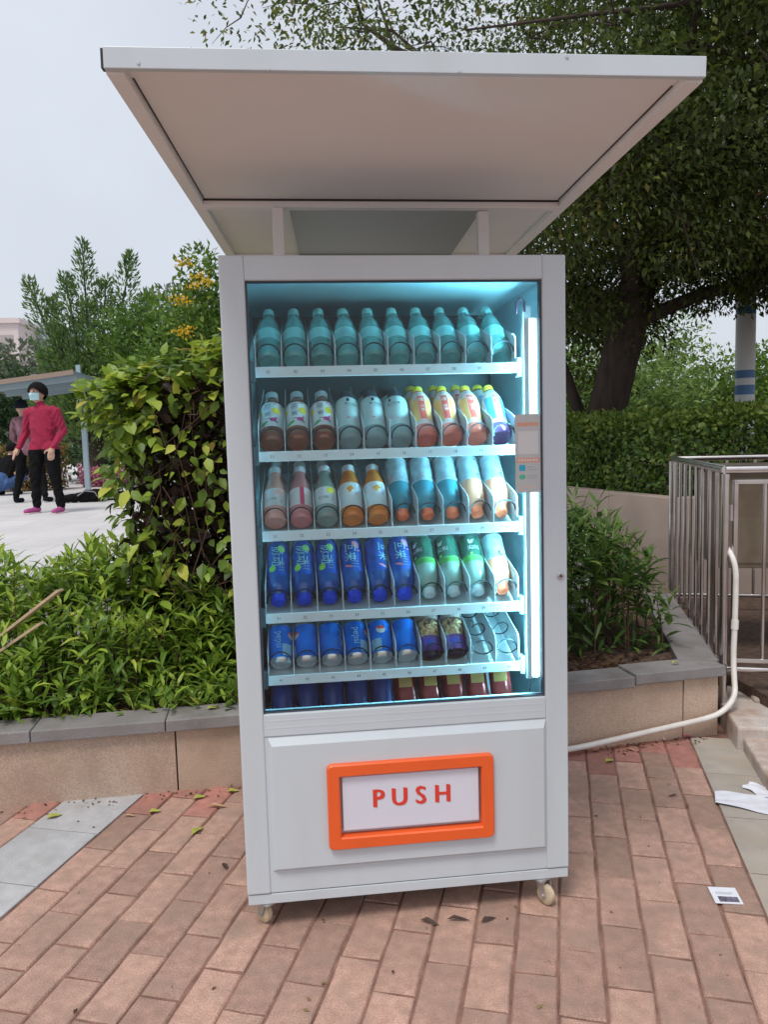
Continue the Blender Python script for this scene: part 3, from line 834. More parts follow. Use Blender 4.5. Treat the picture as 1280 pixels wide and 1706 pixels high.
def c100(kind):
    e = new_drink('juice_bottle')
    pr = [(.012, .005), (.026, 0), (.032, .004), (.0345, .012), (.0345, .105), (.031, .128), (.021, .158), (.0175, .175), (.0172, .196)]
    liq, fruit = {'peach': (P['peach_liquid'], P['peach']), 'berry': (P['berry_liquid'], P['crimson']), 'lemon': (P['lemon_liquid'], P['yellow'])}[kind]
    part(MB().lathe(pr, 28), 'body', liq, e, 50)
    part(sleeve(pr, .040, .106), 'label', P['white_pink2'] if kind != 'lemon' else P['white'], e, 60)
    mb = MB()
    if kind == 'berry': mb = sleeve(pr, .040, .106, 0, 20, eps=.0011)
    else: disc(mb, pr, 22, .092, .0125, .012)
    part(mb, 'fruit_print', fruit, e, 60)
    mb = MB()
    if kind != 'berry': words(mb, pr, 'C100', .0135, -16, .064)
    else:
        for k in range(5): words(mb, pr, '-----', .007, -30, .060 + .008 * k)
    words(mb, pr, '%', .009, 30, .058)
    part(mb, 'brand_print', P['ink'] if kind != 'berry' else P['inkblue'], e)
    part(MB().lathe(CAPR(.186, .0195, .022), 22), 'cap', P['cap_pale'], e, 40)
    return e
P['peach_liquid'] = liquid('peach_liquid', (0.90, 0.37, 0.29), 0.15); P['berry_liquid'] = liquid('berry_liquid', (0.80, 0.28, 0.27), 0.15); P['lemon_liquid'] = liquid('lemon_liquid', (0.40, 0.50, 0.44), 0.3)
P['white_pink2'] = mat('label_cream_pink', (0.72, 0.60, 0.57), 0.4); P['cap_pale'] = mat('cap_frosted', (0.60, 0.55, 0.56), 0.35)

def orange_juice():
    e = new_drink('juice_bottle')
    pr = [(.012, .005), (.026, 0), (.032, .004), (.035, .012), (.035, .112), (.033, .130), (.026, .160), (.0185, .178), (.0185, .188)]
    part(MB().lathe(pr, 28), 'body', P['oj'], e, 50)
    part(sleeve(pr, .030, .120), 'label', P['white'], e, 60)
    mb = MB()
    for k in range(3): disc(mb, pr, -8 + 9 * k, .094 + .006 * (k % 2), .006, .005)
    disc(mb, pr, -2, .086, .005, .006)
    part(mb, 'fruit_print', P['orange'], e)
    mb = sleeve(pr, .070, .110, 24, 32, eps=.0011); part(mb, 'side_print', mat('ink_lilac', (0.5, 0.5, 0.75), .5) if 'lil' not in P else P['lil'], e)
    part(MB().lathe(CAPR(.182, .0205, .024), 22), 'cap', P['cap_pale'], e, 40)
    return e
P['oj'] = liquid('orange_juice', (0.90, 0.25, 0.03), 0.12)

def inverted(kind):
    """sports bottle stood on its cap"""
    e = new_drink('sports_bottle')
    pr = [(.0175, .022), (.019, .030), (.028, .046), (.0345, .066), (.0350, .115), (.0330, .128), (.0345, .134), (.0325, .142), (.0340, .150), (.0340, .205), (.0350, .212), (.0330, .222), (.026, .226)]
    if kind == 'teal': liq, up, cp, mk = P['teal_liquid'], P['clear_up'], P['cap_coral'], P['inkblue']
    elif kind == 'orange': liq, up, cp, mk = P['apricot_liquid'], P['clear_up'], P['cap_coral'], P['ink']
    else: liq, up, cp, mk = P['clear_green'], P['green_dark'], P['cap_white'], P['white']
    part(MB().lathe(pr, 28), 'body', liq, e, 50)
    part(sleeve(pr, .118 if kind != 'green' else .132, .218, eps=.0007), 'label', up, e, 60)
    if kind == 'green': part(sleeve(pr, .108, .133, eps=.0006), 'lower_label', P['green_mid'], e, 60)
    mb = MB()
    if kind == 'green':
        disc(mb, pr, -4, .186, .008, .006, rot=.6); disc(mb, pr, -14, .194, .005, .002, rot=1.1); disc(mb, pr, 8, .194, .005, .002, rot=.2); words(mb, pr, '尖叫', .020, 6, .162)
    else:
        words(mb, pr, '尖叫', .013, -16, .200)
        disc(mb, pr, -12, .136, .009, .010)
    part(mb, 'brand_print', mk, e)
    mb = MB()
    disc(mb, pr, -8, .138, .0045, .006, eps=.0018)
    part(mb, 'emblem_print', P['pink'] if kind != 'green' else P['lime'], e)
    cap = [(.012, 0), (.0165, .002), (.0185, .006), (.0185, .024)]
    part(MB().lathe(cap, 22), 'cap', cp, e, 40)
    return e
P['teal_liquid'] = liquid('teal_drink', (0.035, 0.27, 0.36), 0.25); P['apricot_liquid'] = liquid('apricot_drink', (0.86, 0.33, 0.19), 0.15); P['clear_green'] = liquid('clear_green_drink', (0.42, 0.55, 0.46), 0.35)
P['clear_up'] = mat('frosted_sleeve', (0.36, 0.46, 0.51), 0.2, coat=0.8, var=0.25, vs_=35); P['green_dark'] = mat('sleeve_dark_green', (0.02, 0.10, 0.065), 0.2, coat=0.8, var=0.3, vs_=30); P['green_mid'] = mat('sleeve_mid_green', (0.09, 0.30, 0.07), 0.3)
P['cap_coral'] = mat('cap_coral', (0.95, 0.17, 0.07), 0.4); P['cap_white'] = mat('cap_white', (0.66, 0.70, 0.70), 0.4)

def mizone(kind):
    e = new_drink('sports_bottle')
    pr = [(.019, .020), (.021, .028), (.030, .042), (.0350, .060), (.0355, .120), (.0340, .150), (.0345, .190), (.0335, .215), (.029, .232), (.024, .236)]
    part(MB().lathe(pr, 28), 'body', P['blue_liquid'], e, 50)
    part(sleeve(pr, .085, .212, eps=.0007), 'label', P['blue_label'], e, 60)
    mb = MB()
    if kind == 'a':
        disc(mb, pr, 14, .190, .011, .014, rot=.3); disc(mb, pr, -30, .112, .011, .013)
        part(mb, 'swoosh_print', P['lime'], e)
        mb = MB(); words(mb, pr, '脉动', .040, -10, .160, True)
        part(mb, 'brand_print', P['aqua'], e)
    else:
        disc(mb, pr, 20, .196, .010, .016, rot=.4); disc(mb, pr, 34, .172, .006, .003, rot=.6); disc(mb, pr, -20, .108, .013, .004, rot=-.3)
        part(mb, 'swoosh_print', P['pink'], e)
        mb = MB(); words(mb, pr, '回来', .038, -12, .166, True)
        part(mb, 'brand_print', P['aqua'], e)
    mb = MB()
    for k in range(4): words(mb, pr, 'MMM', .0085, 12, .104 + .011 * k)
    part(mb, 'small_print', P['inkblue'], e)
    part(MB().lathe([(.014, 0), (.020, .002), (.0215, .006), (.0215, .024)], 22), 'cap', P['blue_cap'], e, 40)
    return e
P['blue_liquid'] = liquid('blue_drink', (0.025, 0.10, 0.42), 0.2); P['blue_label'] = mat('sleeve_blue', (0.022, 0.085, 0.40), 0.2, coat=0.8, var=0.3, vs_=35); P['blue_cap'] = mat('cap_blue', (0.03, 0.08, 0.75), 0.4)

def can(kind):
    e = new_drink('drink_can')
    pr = [(.020, .006), (.0255, 0), (.0275, .001), (.0335, .012), (.0345, .016), (.0345, .128), (.0300, .138), (.0285, .141)]
    part(MB().lathe(pr, 32), 'shell', P['alu'], e, 40)
    part(sleeve(pr, .015, .130, eps=.0004), 'wrap', P['can_blue'] if kind == 'blue' else P['can_dark'], e, 60)
    if kind == 'blue':
        mb = MB(); words(mb, pr, 'pepsi', .030, -6, .078, True)
        part(mb, 'brand_print', P['can_print'], e)
        o = disc(MB(), pr, 62, .095, .014, .014); part(o, 'emblem_disc', P['white'], e)
        o = disc(MB(), pr, 62, .102, .0125, .006, eps=.0017); part(o, 'emblem_red', P['red'], e)
        o = sleeve(pr, .020, .062, 10, 60, eps=.0009); part(o, 'facts_print', P['can_pale'], e, 60)
    part(MB().lathe([(.0265, .1405), (.0270, .1425), (.0250, .1425), (.0240, .139)], 32), 'rim', P['alu'], e, 40)
    return e
P['alu'] = mat('aluminium', (0.72, 0.73, 0.74), 0.28, metal=1.0); P['can_blue'] = mat('can_blue', (0.015, 0.22, 0.85), 0.25, metal=0.2, var=0.25, vs_=14)
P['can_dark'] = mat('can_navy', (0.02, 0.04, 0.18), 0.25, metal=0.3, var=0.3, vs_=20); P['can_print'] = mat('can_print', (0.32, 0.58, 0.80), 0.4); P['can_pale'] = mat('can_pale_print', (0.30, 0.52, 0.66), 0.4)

def jar():
    e = new_drink('snack_jar')
    pr = [(.024, .002), (.030, 0), (.0345, .006), (.0350, .014), (.0350, .108), (.0330, .120), (.0315, .130), (.0310, .140)]
    # clear jar over a heap of puffed pieces
    hp = MB()
    for k in range(230):
        a = rnd.uniform(0, 2 * math.pi); z = rnd.uniform(.052, .122); rr = 0.0295 * math.sqrt(rnd.uniform(.5, 1)); s = rnd.uniform(.0045, .0065)
        bm = bmesh.new(); bmesh.ops.create_icosphere(bm, subdivisions=1, radius=s)
        hp.add([(q.co.x + rr * math.cos(a), q.co.y + rr * math.sin(a), q.co.z + z) for q in bm.verts], [[q.index for q in p.verts] for p in bm.faces]); bm.free()
    o = part(hp, 'contents', P['popcorn'], e, 60)
    part(MB().lathe(pr, 28, cap1=False), 'jar_glass', P['jar_glass'], e, 50)
    part(sleeve(pr, .008, .062, eps=.0006), 'label', P['jar_purple'], e, 60)
    part(disc(MB(), pr, 0, .036, .017, .013), 'label_print', mat('jar_blue_print', (0.04, 0.05, 0.42), 0.4), e)
    part(MB().lathe([(.033, .128), (.0335, .130), (.0335, .146), (.032, .148)], 24), 'lid', P['jar_lid'], e, 40)
    return e
P['popcorn'] = mat('puffed_corn', (1.0, 0.74, 0.46), 0.7, var=0.12, vs_=60); P['jar_glass'] = glassmat('jar_clear', (0.95, 0.93, 0.92), 1.4, 0.05); P['jar_purple'] = mat('jar_label_purple', (0.11, 0.025, 0.17), 0.35, var=0.3, vs_=30); P['jar_lid'] = mat('jar_lid', (0.60, 0.42, 0.36), 0.35, trans=0.4)

def pouch():
    e = new_drink('snack_packet')
    v = []; f = []
    nu, nv = 10, 12
    for s in (-1, 1):
        for j in range(nv + 1):
            for i in range(nu + 1):
                a = i / nu; b = j / nv
                bul = math.sin(math.pi * a) ** .6 * math.sin(math.pi * min(1, b * 1.05)) ** .5 * .016
                v.append(((a - .5) * .066, s * (bul + .0006) + .002 * math.sin(9 * a + 7 * b), b * .17))
    k = (nu + 1) * (nv + 1)
    for s in (0, 1):
        for j in range(nv):
            for i in range(nu):
                q = s * k + j * (nu + 1) + i; f.append((q, q + 1, q + nu + 2, q + nu + 1))
    part(MB().add(v, f), 'packet', P['foil_red'], e, 70)
    p2 = MB().box(-.020, .020, -.0190, -.0180, .10, .135); part(p2, 'front_print', P['pkt_gold'], e)
    return e
P['foil_red'] = mat('foil_dark_red', (0.24, 0.03, 0.03), 0.25, metal=0.3, var=0.3, vs_=25); P['pkt_gold'] = mat('packet_gold', (0.50, 0.30, 0.10), 0.3, metal=0.4)

protos = {}
used = set()
def drink(key, fn, r_, i, label, cat, group, spin=0, rbot=0.0345, dy=0.0, dz=0.0, tilt=TILT):
    if key not in protos: protos[key] = fn()
    e = protos[key] if key not in used else copy_tree(protos[key])
    used.add(key)
    zs = SHZ[r_] + 0.026
    ct, s_ = math.cos(tilt), math.sin(tilt)
    rbot *= 1.06; e.scale = (1.06, 1.06, (1.06, 1.06, 1.06, 0.97, 0.93, 1.06)[r_])
    e.location = (COLX[i], 0.150 - rbot * ct + dy, zs - .004 + rbot * s_ + dz)
    q = Matrix.Rotation(-tilt, 4, 'X') @ Matrix.Rotation(R(spin), 4, 'Z')
    e.rotation_euler = q.to_euler()
    tag(e, label, cat, group)
    return e
ORD = ['first', 'second', 'third', 'fourth', 'fifth', 'sixth', 'seventh', 'eighth', 'ninth', 'tenth']
J = lambda a=12: rnd.uniform(-a, a)
for i in range(10):
    drink('water', water, 0, i, 'teal water bottle, %s from the left on the top shelf' % ORD[i], 'bottle', 'water bottles on the top shelf', J(60))
for i in range(3):
    drink('tea', tea, 1, i, 'brown tea bottle with flower-and-lemon label, %s from the left on the second shelf' % ORD[i], 'bottle', 'lemon tea bottles', J(8))
for i in range(3, 6):
    drink('leaf_tea', leaf_tea, 1, i, 'pale sleeved tea bottle with black cap, %s of the three on the second shelf' % ORD[i - 3], 'bottle', 'black capped tea bottles', J(25))
for i in range(4, 6):
    drink('leaf_tea', leaf_tea, 1, i, 'black capped tea bottle standing behind the %s one of its kind' % ORD[i - 3], 'bottle', 'black capped tea bottles', J(25), dy=.15, dz=.012)
for i in range(6, 9):
    drink('vit_o', lambda: vitamin('orange'), 1, i, 'red and yellow juice bottle with yellow cap, %s of the front three' % ORD[i - 6], 'bottle', 'yellow capped juice bottles', J(14) - 6)
drink('vit_p', lambda: vitamin('purple'), 1, 9, 'purple juice bottle with yellow cap at the right end of the second shelf', 'bottle', 'yellow capped juice bottles', 0)
for i in range(6, 10):
    drink('vit_o' if i < 9 else 'vit_p', None, 1, i, 'yellow capped juice bottle half hidden behind the %s' % ('purple one' if i == 9 else ORD[i - 6] + ' red and yellow one'), 'bottle', 'yellow capped juice bottles', J(40), dy=.15, dz=.012)
for i, k in enumerate(('peach', 'berry', 'lemon')):
    drink('c_' + k, (lambda kk: (lambda: c100(kk)))(k), 2, i, {'peach': 'pink peach juice bottle, leftmost on the third shelf', 'berry': 'pink juice bottle with a red label stripe on the third shelf', 'lemon': 'grey-green lemon juice bottle on the third shelf'}[k], 'bottle', 'white labelled juice bottles', J(5))
for i in (0, 1, 2):
    k = ('peach', 'berry', 'berry')[i]
    drink('c_' + k, None, 2, i, 'pink juice bottle in the shade behind the %s bottle' % ('peach juice', 'red striped', 'lemon juice')[i], 'bottle', 'white labelled juice bottles', J(60), dy=.15, dz=.012)
for i in (3, 4):
    drink('oj', orange_juice, 2, i, 'orange juice bottle with white label, %s of the two on the third shelf' % ('left', 'right')[i - 3], 'bottle', 'orange juice bottles', J(5))
for i in (5, 6, 7):
    drink('inv_t', lambda: inverted('teal'), 2, i, 'teal sports bottle upside down on its coral cap, %s of three' % ORD[i - 5], 'bottle', 'upturned sports bottles', (-30, 0, 40)[i - 5])
for i in (8, 9):
    drink('inv_o', lambda: inverted('orange'), 2, i, 'apricot sports bottle upside down, %s at the right end of the third shelf' % ('left one', 'last one')[i - 8], 'bottle', 'upturned sports bottles', J(30) + 50)
for i in range(3):
    drink('miz_a', lambda: mizone('a'), 3, i, 'blue sports bottle with green swoosh, %s from the left on the fourth shelf' % ORD[i], 'bottle', 'blue sports bottles', J(10))
for i in range(3, 6):
    drink('miz_b', lambda: mizone('b'), 3, i, 'blue sports bottle with pink swoosh, %s of three on the fourth shelf' % ORD[i - 3], 'bottle', 'blue sports bottles', (0, 45, 6)[i - 3])
for i in range(6, 9):
    drink('inv_g', lambda: inverted('green'), 3, i, 'dark green sports bottle upside down on a white cap, %s of three' % ORD[i - 6], 'bottle', 'upturned sports bottles', (-50, -40, 0)[i - 6])
drink('inv_o', None, 3, 9, 'apricot sports bottle upside down at the right end of the fourth shelf', 'bottle', 'upturned sports bottles', 30)
for i in range(6):
    drink('can', lambda: can('blue'), 4, i, 'blue soda can, %s from the left on the fifth shelf' % ORD[i], 'can', 'blue soda cans', (0, -120, 70, 10, -60, 75)[i], rbot=.033, tilt=R(40))
for i in (6, 7):
    drink('jar', jar, 4, i, 'clear jar of puffed corn with purple label, %s of two on the fifth shelf' % ('left', 'right')[i - 6], 'jar', 'puffed corn jars', J(20), tilt=R(40))
drink('jar', None, 4, 7, 'jar of puffed corn behind the right front one', 'jar', 'puffed corn jars', 90, dy=.15, dz=.05, tilt=R(40))
for i in range(5):
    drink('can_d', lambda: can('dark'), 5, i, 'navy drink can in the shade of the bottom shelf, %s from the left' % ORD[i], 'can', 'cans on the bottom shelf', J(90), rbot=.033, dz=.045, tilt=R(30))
for i in range(5, 10):
    drink('pouch', pouch, 5, i, 'dark red snack packet on the bottom shelf, %s of five' % ORD[i - 5], 'packet', 'red packets on the bottom shelf', J(12), rbot=.018, dz=.04, tilt=R(25))

# ------------------------------------------------------------------ steel fence, cabinet in it, white pipe
fence = empty('steel_fence', (1.78, 1.33, 0.15))
tag(fence, 'stainless steel bar fence standing beside the right end of the planter', 'fence')
FO = Vector((1.78, 1.33, 0.15))
fd, fe = Vector((SA, CA, 0)), Vector((CA, -SA, 0))
def fpart(mb, name, smooth=50, m=None): o = mb.build(name, m or m_steel, None, smooth); o.parent = fence; return o
def bar(a, b, r, name, n=10): return fpart(MB().tube([a, b], r, n), name)
def sq(a, b, w, name):
    a, b = Vector(a), Vector(b); t = (b - a); L_ = t.length
    q = t.to_track_quat('Z', 'Y').to_matrix().to_4x4()
    return fpart(MB().box(-w / 2, w / 2, -w / 2, w / 2, 0, L_, b=0.003, M=Matrix.Translation(a) @ q), name, None)
Z = Vector((0, 0, 1))
H = 1.13; LS = 1.85; LF = 1.3
for p in (Vector(), fd * LS, fe * LF, fd * LS + fe * LF):
    bar(p - Z * .16, p + Z * (H - .02), 0.019, 'post')
for a, b in ((Vector(), fd * LS), (Vector(), fe * LF), (fd * LS, fd * LS + fe * LF), (fe * LF, fe * LF + fd * LS)):
    bar(a + Z * H, b + Z * H, 0.021, 'top_rail'); bar(a + Z * .135, b + Z * .135, 0.014, 'bottom_rail')
bar(fd * LS, fd * LS, .001, 'x') if False else None
for k in range(1, 9): bar(fd * (LS * k / 9) + Z * .13, fd * (LS * k / 9) + Z * H, 0.0105, 'bar')
for k in range(1, 9): bar(fd * (LS * k / 9) + fe * LF + Z * .13, fd * (LS * k / 9) + fe * LF + Z * H, 0.0105, 'bar')
for k in range(1, 7): bar(fe * (LF * k / 7) + fd * LS + Z * .13, fe * (LF * k / 7) + fd * LS + Z * H, 0.0105, 'bar')
# gate in the front panel
g0, g1 = fe * .045, fe * (LF - .05)
for a, b in ((g0 + Z * .17, g0 + Z * (H - .05)), (g1 + Z * .17, g1 + Z * (H - .05)), (g0 + Z * .18, g1 + Z * .18), (g0 + Z * (H - .06), g1 + Z * (H - .06))): sq(a, b, 0.022, 'gate_rail')
for k in range(1, 9): bar(g0 + (g1 - g0) * (k / 9) + Z * .18, g0 + (g1 - g0) * (k / 9) + Z * (H - .06), 0.009, 'gate_bar')
bar(g0 + fe * -.018 + Z * .88, g0 + fe * -.018 + Z * .96, 0.012, 'hinge')

eb = empty('electrical_cabinet', uv(*(lambda p: (p.x * CA - p.y * SA, p.x * SA + p.y * CA))(Vector((1.78, 1.33, 0)) + fd * .62 + fe * .05), 0.17), -AZ)
tag(eb, 'brownish steel electrical cabinet on legs inside the bar fence', 'cabinet')
m_box = mat('tarnished_steel', (0.20, 0.165, 0.12), 0.45, metal=0.6, var=0.15, vs_=4, dirt=(0.12, 0.07, 0.05), dfac=0.7, ds=6)
MB().box(0.02, 0.86, 0, 0.42, 0.52, 1.07, b=.004).build('body', m_box, eb)
MB().box(0.06, 0.43, -.010, -.0005, 0.55, 1.04, b=.002).build('door', m_box, eb)
MB().box(0.45, 0.83, -.010, -.0005, 0.55, 1.04, b=.002).build('door', m_box, eb)
MB().box(-0.03, 0.91, -0.05, 0.47, 1.0705, 1.10, b=.004).build('rain_hood', m_box, eb)
for x in (0.06, 0.78):
    for y in (0.03, 0.36): MB().box(x, x + .04, y, y + .04, 0, 0.5195).build('leg', m_box, eb)

pp = [(0.30, 1.06, 0.022), (0.62, 1.075, 0.022), (0.902, 1.085, 0.028), (1.18, 1.118, 0.056), (1.46, 1.150, 0.083), (1.615, 1.165, 0.100), (1.68, 1.173, 0.118), (1.735, 1.180, 0.160), (1.765, 1.195, 0.205), (1.782, 1.235, 0.26)]
pp += [(1.792, 1.262, 0.36), (1.800, 1.267, 0.5), (1.806, 1.272, 0.7), (1.806, 1.274, 0.80), (1.800, 1.30, 0.86), (1.80, 1.36, 0.90)]
def smooth_path(p, it=2):
    p = [Vector(q) for q in p]
    for _ in range(it):
        o = [p[0]]
        for a, b in zip(p, p[1:]): o += [a * .75 + b * .25, a * .25 + b * .75]
        p = o + [p[-1]]
    return p
pipe = MB().tube(smooth_path(pp), 0.0135, 12).build('plastic_pipe', m_pvc, None, 60)
tag(pipe, 'white plastic pipe running along the planter wall and up the steel fence', 'pipe')
o = MB().tube([(1.800, 1.2675, .50), (1.8025, 1.2690, .545)], 0.0175, 12).build('pipe_coupling', m_pvc, pipe, 40)

# ------------------------------------------------------------------ leaves, plants
SH = {
    'ovate': ([(0, 0, 0), (-.30, .33, .07), (0, .36, 0), (.30, .33, .07), (-.23, .70, .03), (0, .72, -.02), (.23, .70, .03), (0, 1.05, -.10)],
              [(0, 2, 1), (0, 3, 2), (1, 2, 5, 4), (2, 3, 6, 5), (4, 5, 7), (5, 6, 7)]),
    'lance': ([(0, 0, 0), (-.085, .33, .03), (0, .35, 0), (.085, .33, .03), (-.065, .68, -.01), (0, .68, -.05), (.065, .68, -.01), (0, 1.0, -.17)],
              [(0, 2, 1), (0, 3, 2), (1, 2, 5, 4), (2, 3, 6, 5), (4, 5, 7), (5, 6, 7)]),
    'small': ([(0, 0, 0), (-.26, .48, .06), (0, .5, 0), (.26, .48, .06), (0, 1.0, -.06)], [(0, 2, 1), (0, 3, 2), (1, 2, 4), (2, 3, 4)]),
}
SH['ovate2'] = ([(a * 1.12, b * .95, c_ * .4 - .02 * b) for a, b, c_ in SH['ovate'][0]], SH['ovate'][1])
SH['ovate3'] = ([(a * .9, b, c_ * 1.6 - .16 * b * b) for a, b, c_ in SH['ovate'][0]], SH['ovate'][1])
SH['lance2'] = ([(a * 1.35, b * .92, c_ * .35) for a, b, c_ in SH['lance'][0]], SH['lance'][1])
SH['lance3'] = ([(a * .9 + .05 * b * b, b * .96, c_ * 1.2 - .22 * b * b) for a, b, c_ in SH['lance'][0]], SH['lance'][1])
def frames(d, n):
    d = d / (np.linalg.norm(d, axis=1, keepdims=True) + 1e-9)
    z = n - d * np.sum(d * n, axis=1, keepdims=True)
    ln_ = np.linalg.norm(z, axis=1, keepdims=True)
    z = np.where(ln_ > 1e-4, z / (ln_ + 1e-9), np.array([[0.3, 0.5, 0.8]]))
    x = np.cross(d, z)
    x /= np.linalg.norm(x, axis=1, keepdims=True) + 1e-9
    z = np.cross(x, d)
    return x, d, z
def leaf_obj(name, shape, pos, d, n, size, tint, m, parent=None, wide=1.0):
    V, F = SH[shape]; V = np.array(V, float); V[:, 0] *= wide
    x, y, z = frames(d, n)
    N = len(pos); k = len(V)
    co = pos[:, None, :] + size[:, None, None] * (V[None, :, 0, None] * x[:, None, :] + V[None, :, 1, None] * y[:, None, :] + V[None, :, 2, None] * z[:, None, :])
    me = bpy.data.meshes.new(name)
    idx = np.concatenate([np.array(f) for f in F]); lens = np.array([len(f) for f in F])
    allidx = (idx[None, :] + (np.arange(N) * k)[:, None]).ravel()
    alllen = np.tile(lens, N)
    starts = np.concatenate([[0], np.cumsum(alllen)[:-1]])
    me.vertices.add(N * k); me.vertices.foreach_set('co', co.astype(np.float32).ravel())
    me.loops.add(len(allidx)); me.loops.foreach_set('vertex_index', allidx.astype(np.int32))
    me.polygons.add(len(alllen)); me.polygons.foreach_set('loop_start', starts.astype(np.int32))
    me.polygons.foreach_set('loop_total', alllen.astype(np.int32))
    at = me.attributes.new('tint', 'FLOAT', 'POINT'); at.data.foreach_set('value', np.repeat(tint, k).astype(np.float32))
    me.update(calc_edges=True)
    me.materials.append(m)
    o = obj(name, me, parent)
    return o
_leafmesh = {}
def single_leaves(shape, pos, d, n, size, m, parent, wide=1.0):
    for sh_k in (shape, shape + '2', shape + '3'):
        key = (sh_k, m.name, wide)
        if key not in _leafmesh:
            V, F = SH[sh_k]
            me = bpy.data.meshes.new('leaf'); me.from_pydata([(a * wide, b, c_) for a, b, c_ in V], [], F); me.materials.append(m); _leafmesh[key] = me
    x, y, z = frames(d, n)
    for i in range(len(pos)):
        o = bpy.data.objects.new('leaf', _leafmesh[((shape, shape + '2', shape + '3')[i % 3], m.name, wide)]); col.objects.link(o)
        o.parent = parent
        M = Matrix(((x[i, 0], y[i, 0], z[i, 0], 0), (x[i, 1], y[i, 1], z[i, 1], 0), (x[i, 2], y[i, 2], z[i, 2], 0), (0, 0, 0, 1)))
        o.matrix_basis = Matrix.Translation(Vector(pos[i])) @ M @ Matrix.Scale(float(size[i]), 4)
def unit(a): return a / (np.linalg.norm(a, axis=1, keepdims=True) + 1e-9)
def rdir(n): return unit(rng.normal(size=(n, 3)))
CAMN = np.array(CAM)

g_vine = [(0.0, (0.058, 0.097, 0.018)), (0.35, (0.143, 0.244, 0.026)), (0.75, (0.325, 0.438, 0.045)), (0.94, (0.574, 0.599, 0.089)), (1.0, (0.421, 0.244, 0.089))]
g_shrub = [(0.0, (0.074, 0.155, 0.023)), (0.45, (0.200, 0.323, 0.042)), (0.85, (0.398, 0.520, 0.065)), (1.0, (0.630, 0.604, 0.129))]
g_shrub_r = [(0.0, (0.043, 0.096, 0.022)), (0.6, (0.101, 0.185, 0.036)), (1.0, (0.237, 0.308, 0.070))]
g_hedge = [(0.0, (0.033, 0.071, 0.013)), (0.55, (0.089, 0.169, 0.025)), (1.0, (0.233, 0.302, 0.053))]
g_tree = [(0.0, (0.034, 0.051, 0.014)), (0.6, (0.083, 0.117, 0.025)), (0.92, (0.182, 0.210, 0.039)), (1.0, (0.311, 0.194, 0.069))]
g_far = [(0.0, (0.088, 0.163, 0.055)), (0.6, (0.195, 0.309, 0.078)), (1.0, (0.390, 0.488, 0.125))]
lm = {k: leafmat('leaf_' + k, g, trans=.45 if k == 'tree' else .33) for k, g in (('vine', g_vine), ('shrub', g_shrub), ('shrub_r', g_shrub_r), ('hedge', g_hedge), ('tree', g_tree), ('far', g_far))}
lr = {k: leafmat('leafone_' + k, g, rand=True) for k, g in (('vine', g_vine), ('shrub', g_shrub), ('shrub_r', g_shrub_r))}

# ---- tall vine-covered bush left of the machine
def round_box(n, c0, h, depth):
    """points in a layer under the surface of a rounded box, with outward normals"""
    p = rng.uniform(-1, 1, (n, 3))
    q = np.sign(p) * np.abs(p) ** 0.8
    k = rng.randint(0, 3, n); s = np.sign(rng.uniform(-1, 1, n))
    q[np.arange(n), k] = s
    L4 = (np.sum(np.abs(q) ** 5, axis=1) ** (1 / 5.))[:, None]
    q = q / L4
    nrm = unit(np.sign(q) * np.abs(q) ** 4 / np.array(h))
    return np.array(c0) + q * np.array(h) - nrm * (rng.uniform(0, 1, (n, 1)) ** 1.6) * depth, nrm
vine = empty('vine_bush', (-0.88, 1.95, 0.29)); VC = np.array([-0.88, 1.95, 0.29])
tag(vine, 'tall bush overgrown with broad-leaved vine just left of the machine', 'bush')
n = 7200
pos, nr = round_box(n, (-0.80, 1.97, 1.16), (0.47, 0.42, 0.78), 0.26)
lump = 0.06 * np.sin(pos[:, 0] * 9 + 1) * np.cos(pos[:, 2] * 7) + 0.04 * np.sin(pos[:, 2] * 15 + pos[:, 1] * 8)
pos = pos + nr * lump[:, None]
pos[:, 2] += .10 * np.clip((pos[:, 0] + 1.0) / .6, -.3, 1) * (pos[:, 2] > 1.6)
pos[:, 0] -= 0.07 * np.clip((pos[:, 2] - 1.3) / .6, -.4, 1) * (pos[:, 0] < -.9)
keep = rng.uniform(0, 1, n) < np.where(pos[:, 2] > 1.55, 1.0, np.where(pos[:, 2] > 1.0, .78, .62))
keep &= ~((np.sin(pos[:, 0] * 11) * np.sin(pos[:, 2] * 9 + 2) > .55) & (rng.uniform(0, 1, n) < .6) & (pos[:, 2] < 1.6))
pos, nr = pos[keep], nr[keep]; n = len(pos)
d_ = unit(nr * .7 + np.array([0, 0, -.45]) + rdir(n) * .75)
d_[:, 2] = np.where(pos[:, 2] > 1.75, np.abs(d_[:, 2]) * .4, d_[:, 2])
nn = unit(nr * .7 + np.array([0, -0.1, .7]) + rdir(n) * .45)
size = rng.uniform(.04, .088, n) * np.where(pos[:, 2] > 1.7, 1.12, 1.0)
tint = np.clip(rng.beta(2, 2.2, n) + .18 * np.clip((pos[:, 2] - 1.2), -1, .6), 0, .97)  # leaves tinted lighter upward: light from above put into their colour
front = (pos[:, 1] < 1.75) | (pos[:, 2] > 1.80)
big = np.argsort(-(size * front * (pos[:, 0] < -.48) * (nr[:, 1] < .3) + 0))[:300]
mask = np.zeros(n, bool); mask[big] = True
single_leaves('ovate', pos[mask] - VC, d_[mask], nn[mask], size[mask] * 1.12, lr['vine'], vine)
o = leaf_obj('foliage', 'ovate', pos[~mask] - VC, d_[~mask], nn[~mask], size[~mask], tint[~mask], lm['vine'], vine); tag(o, kind='stuff')
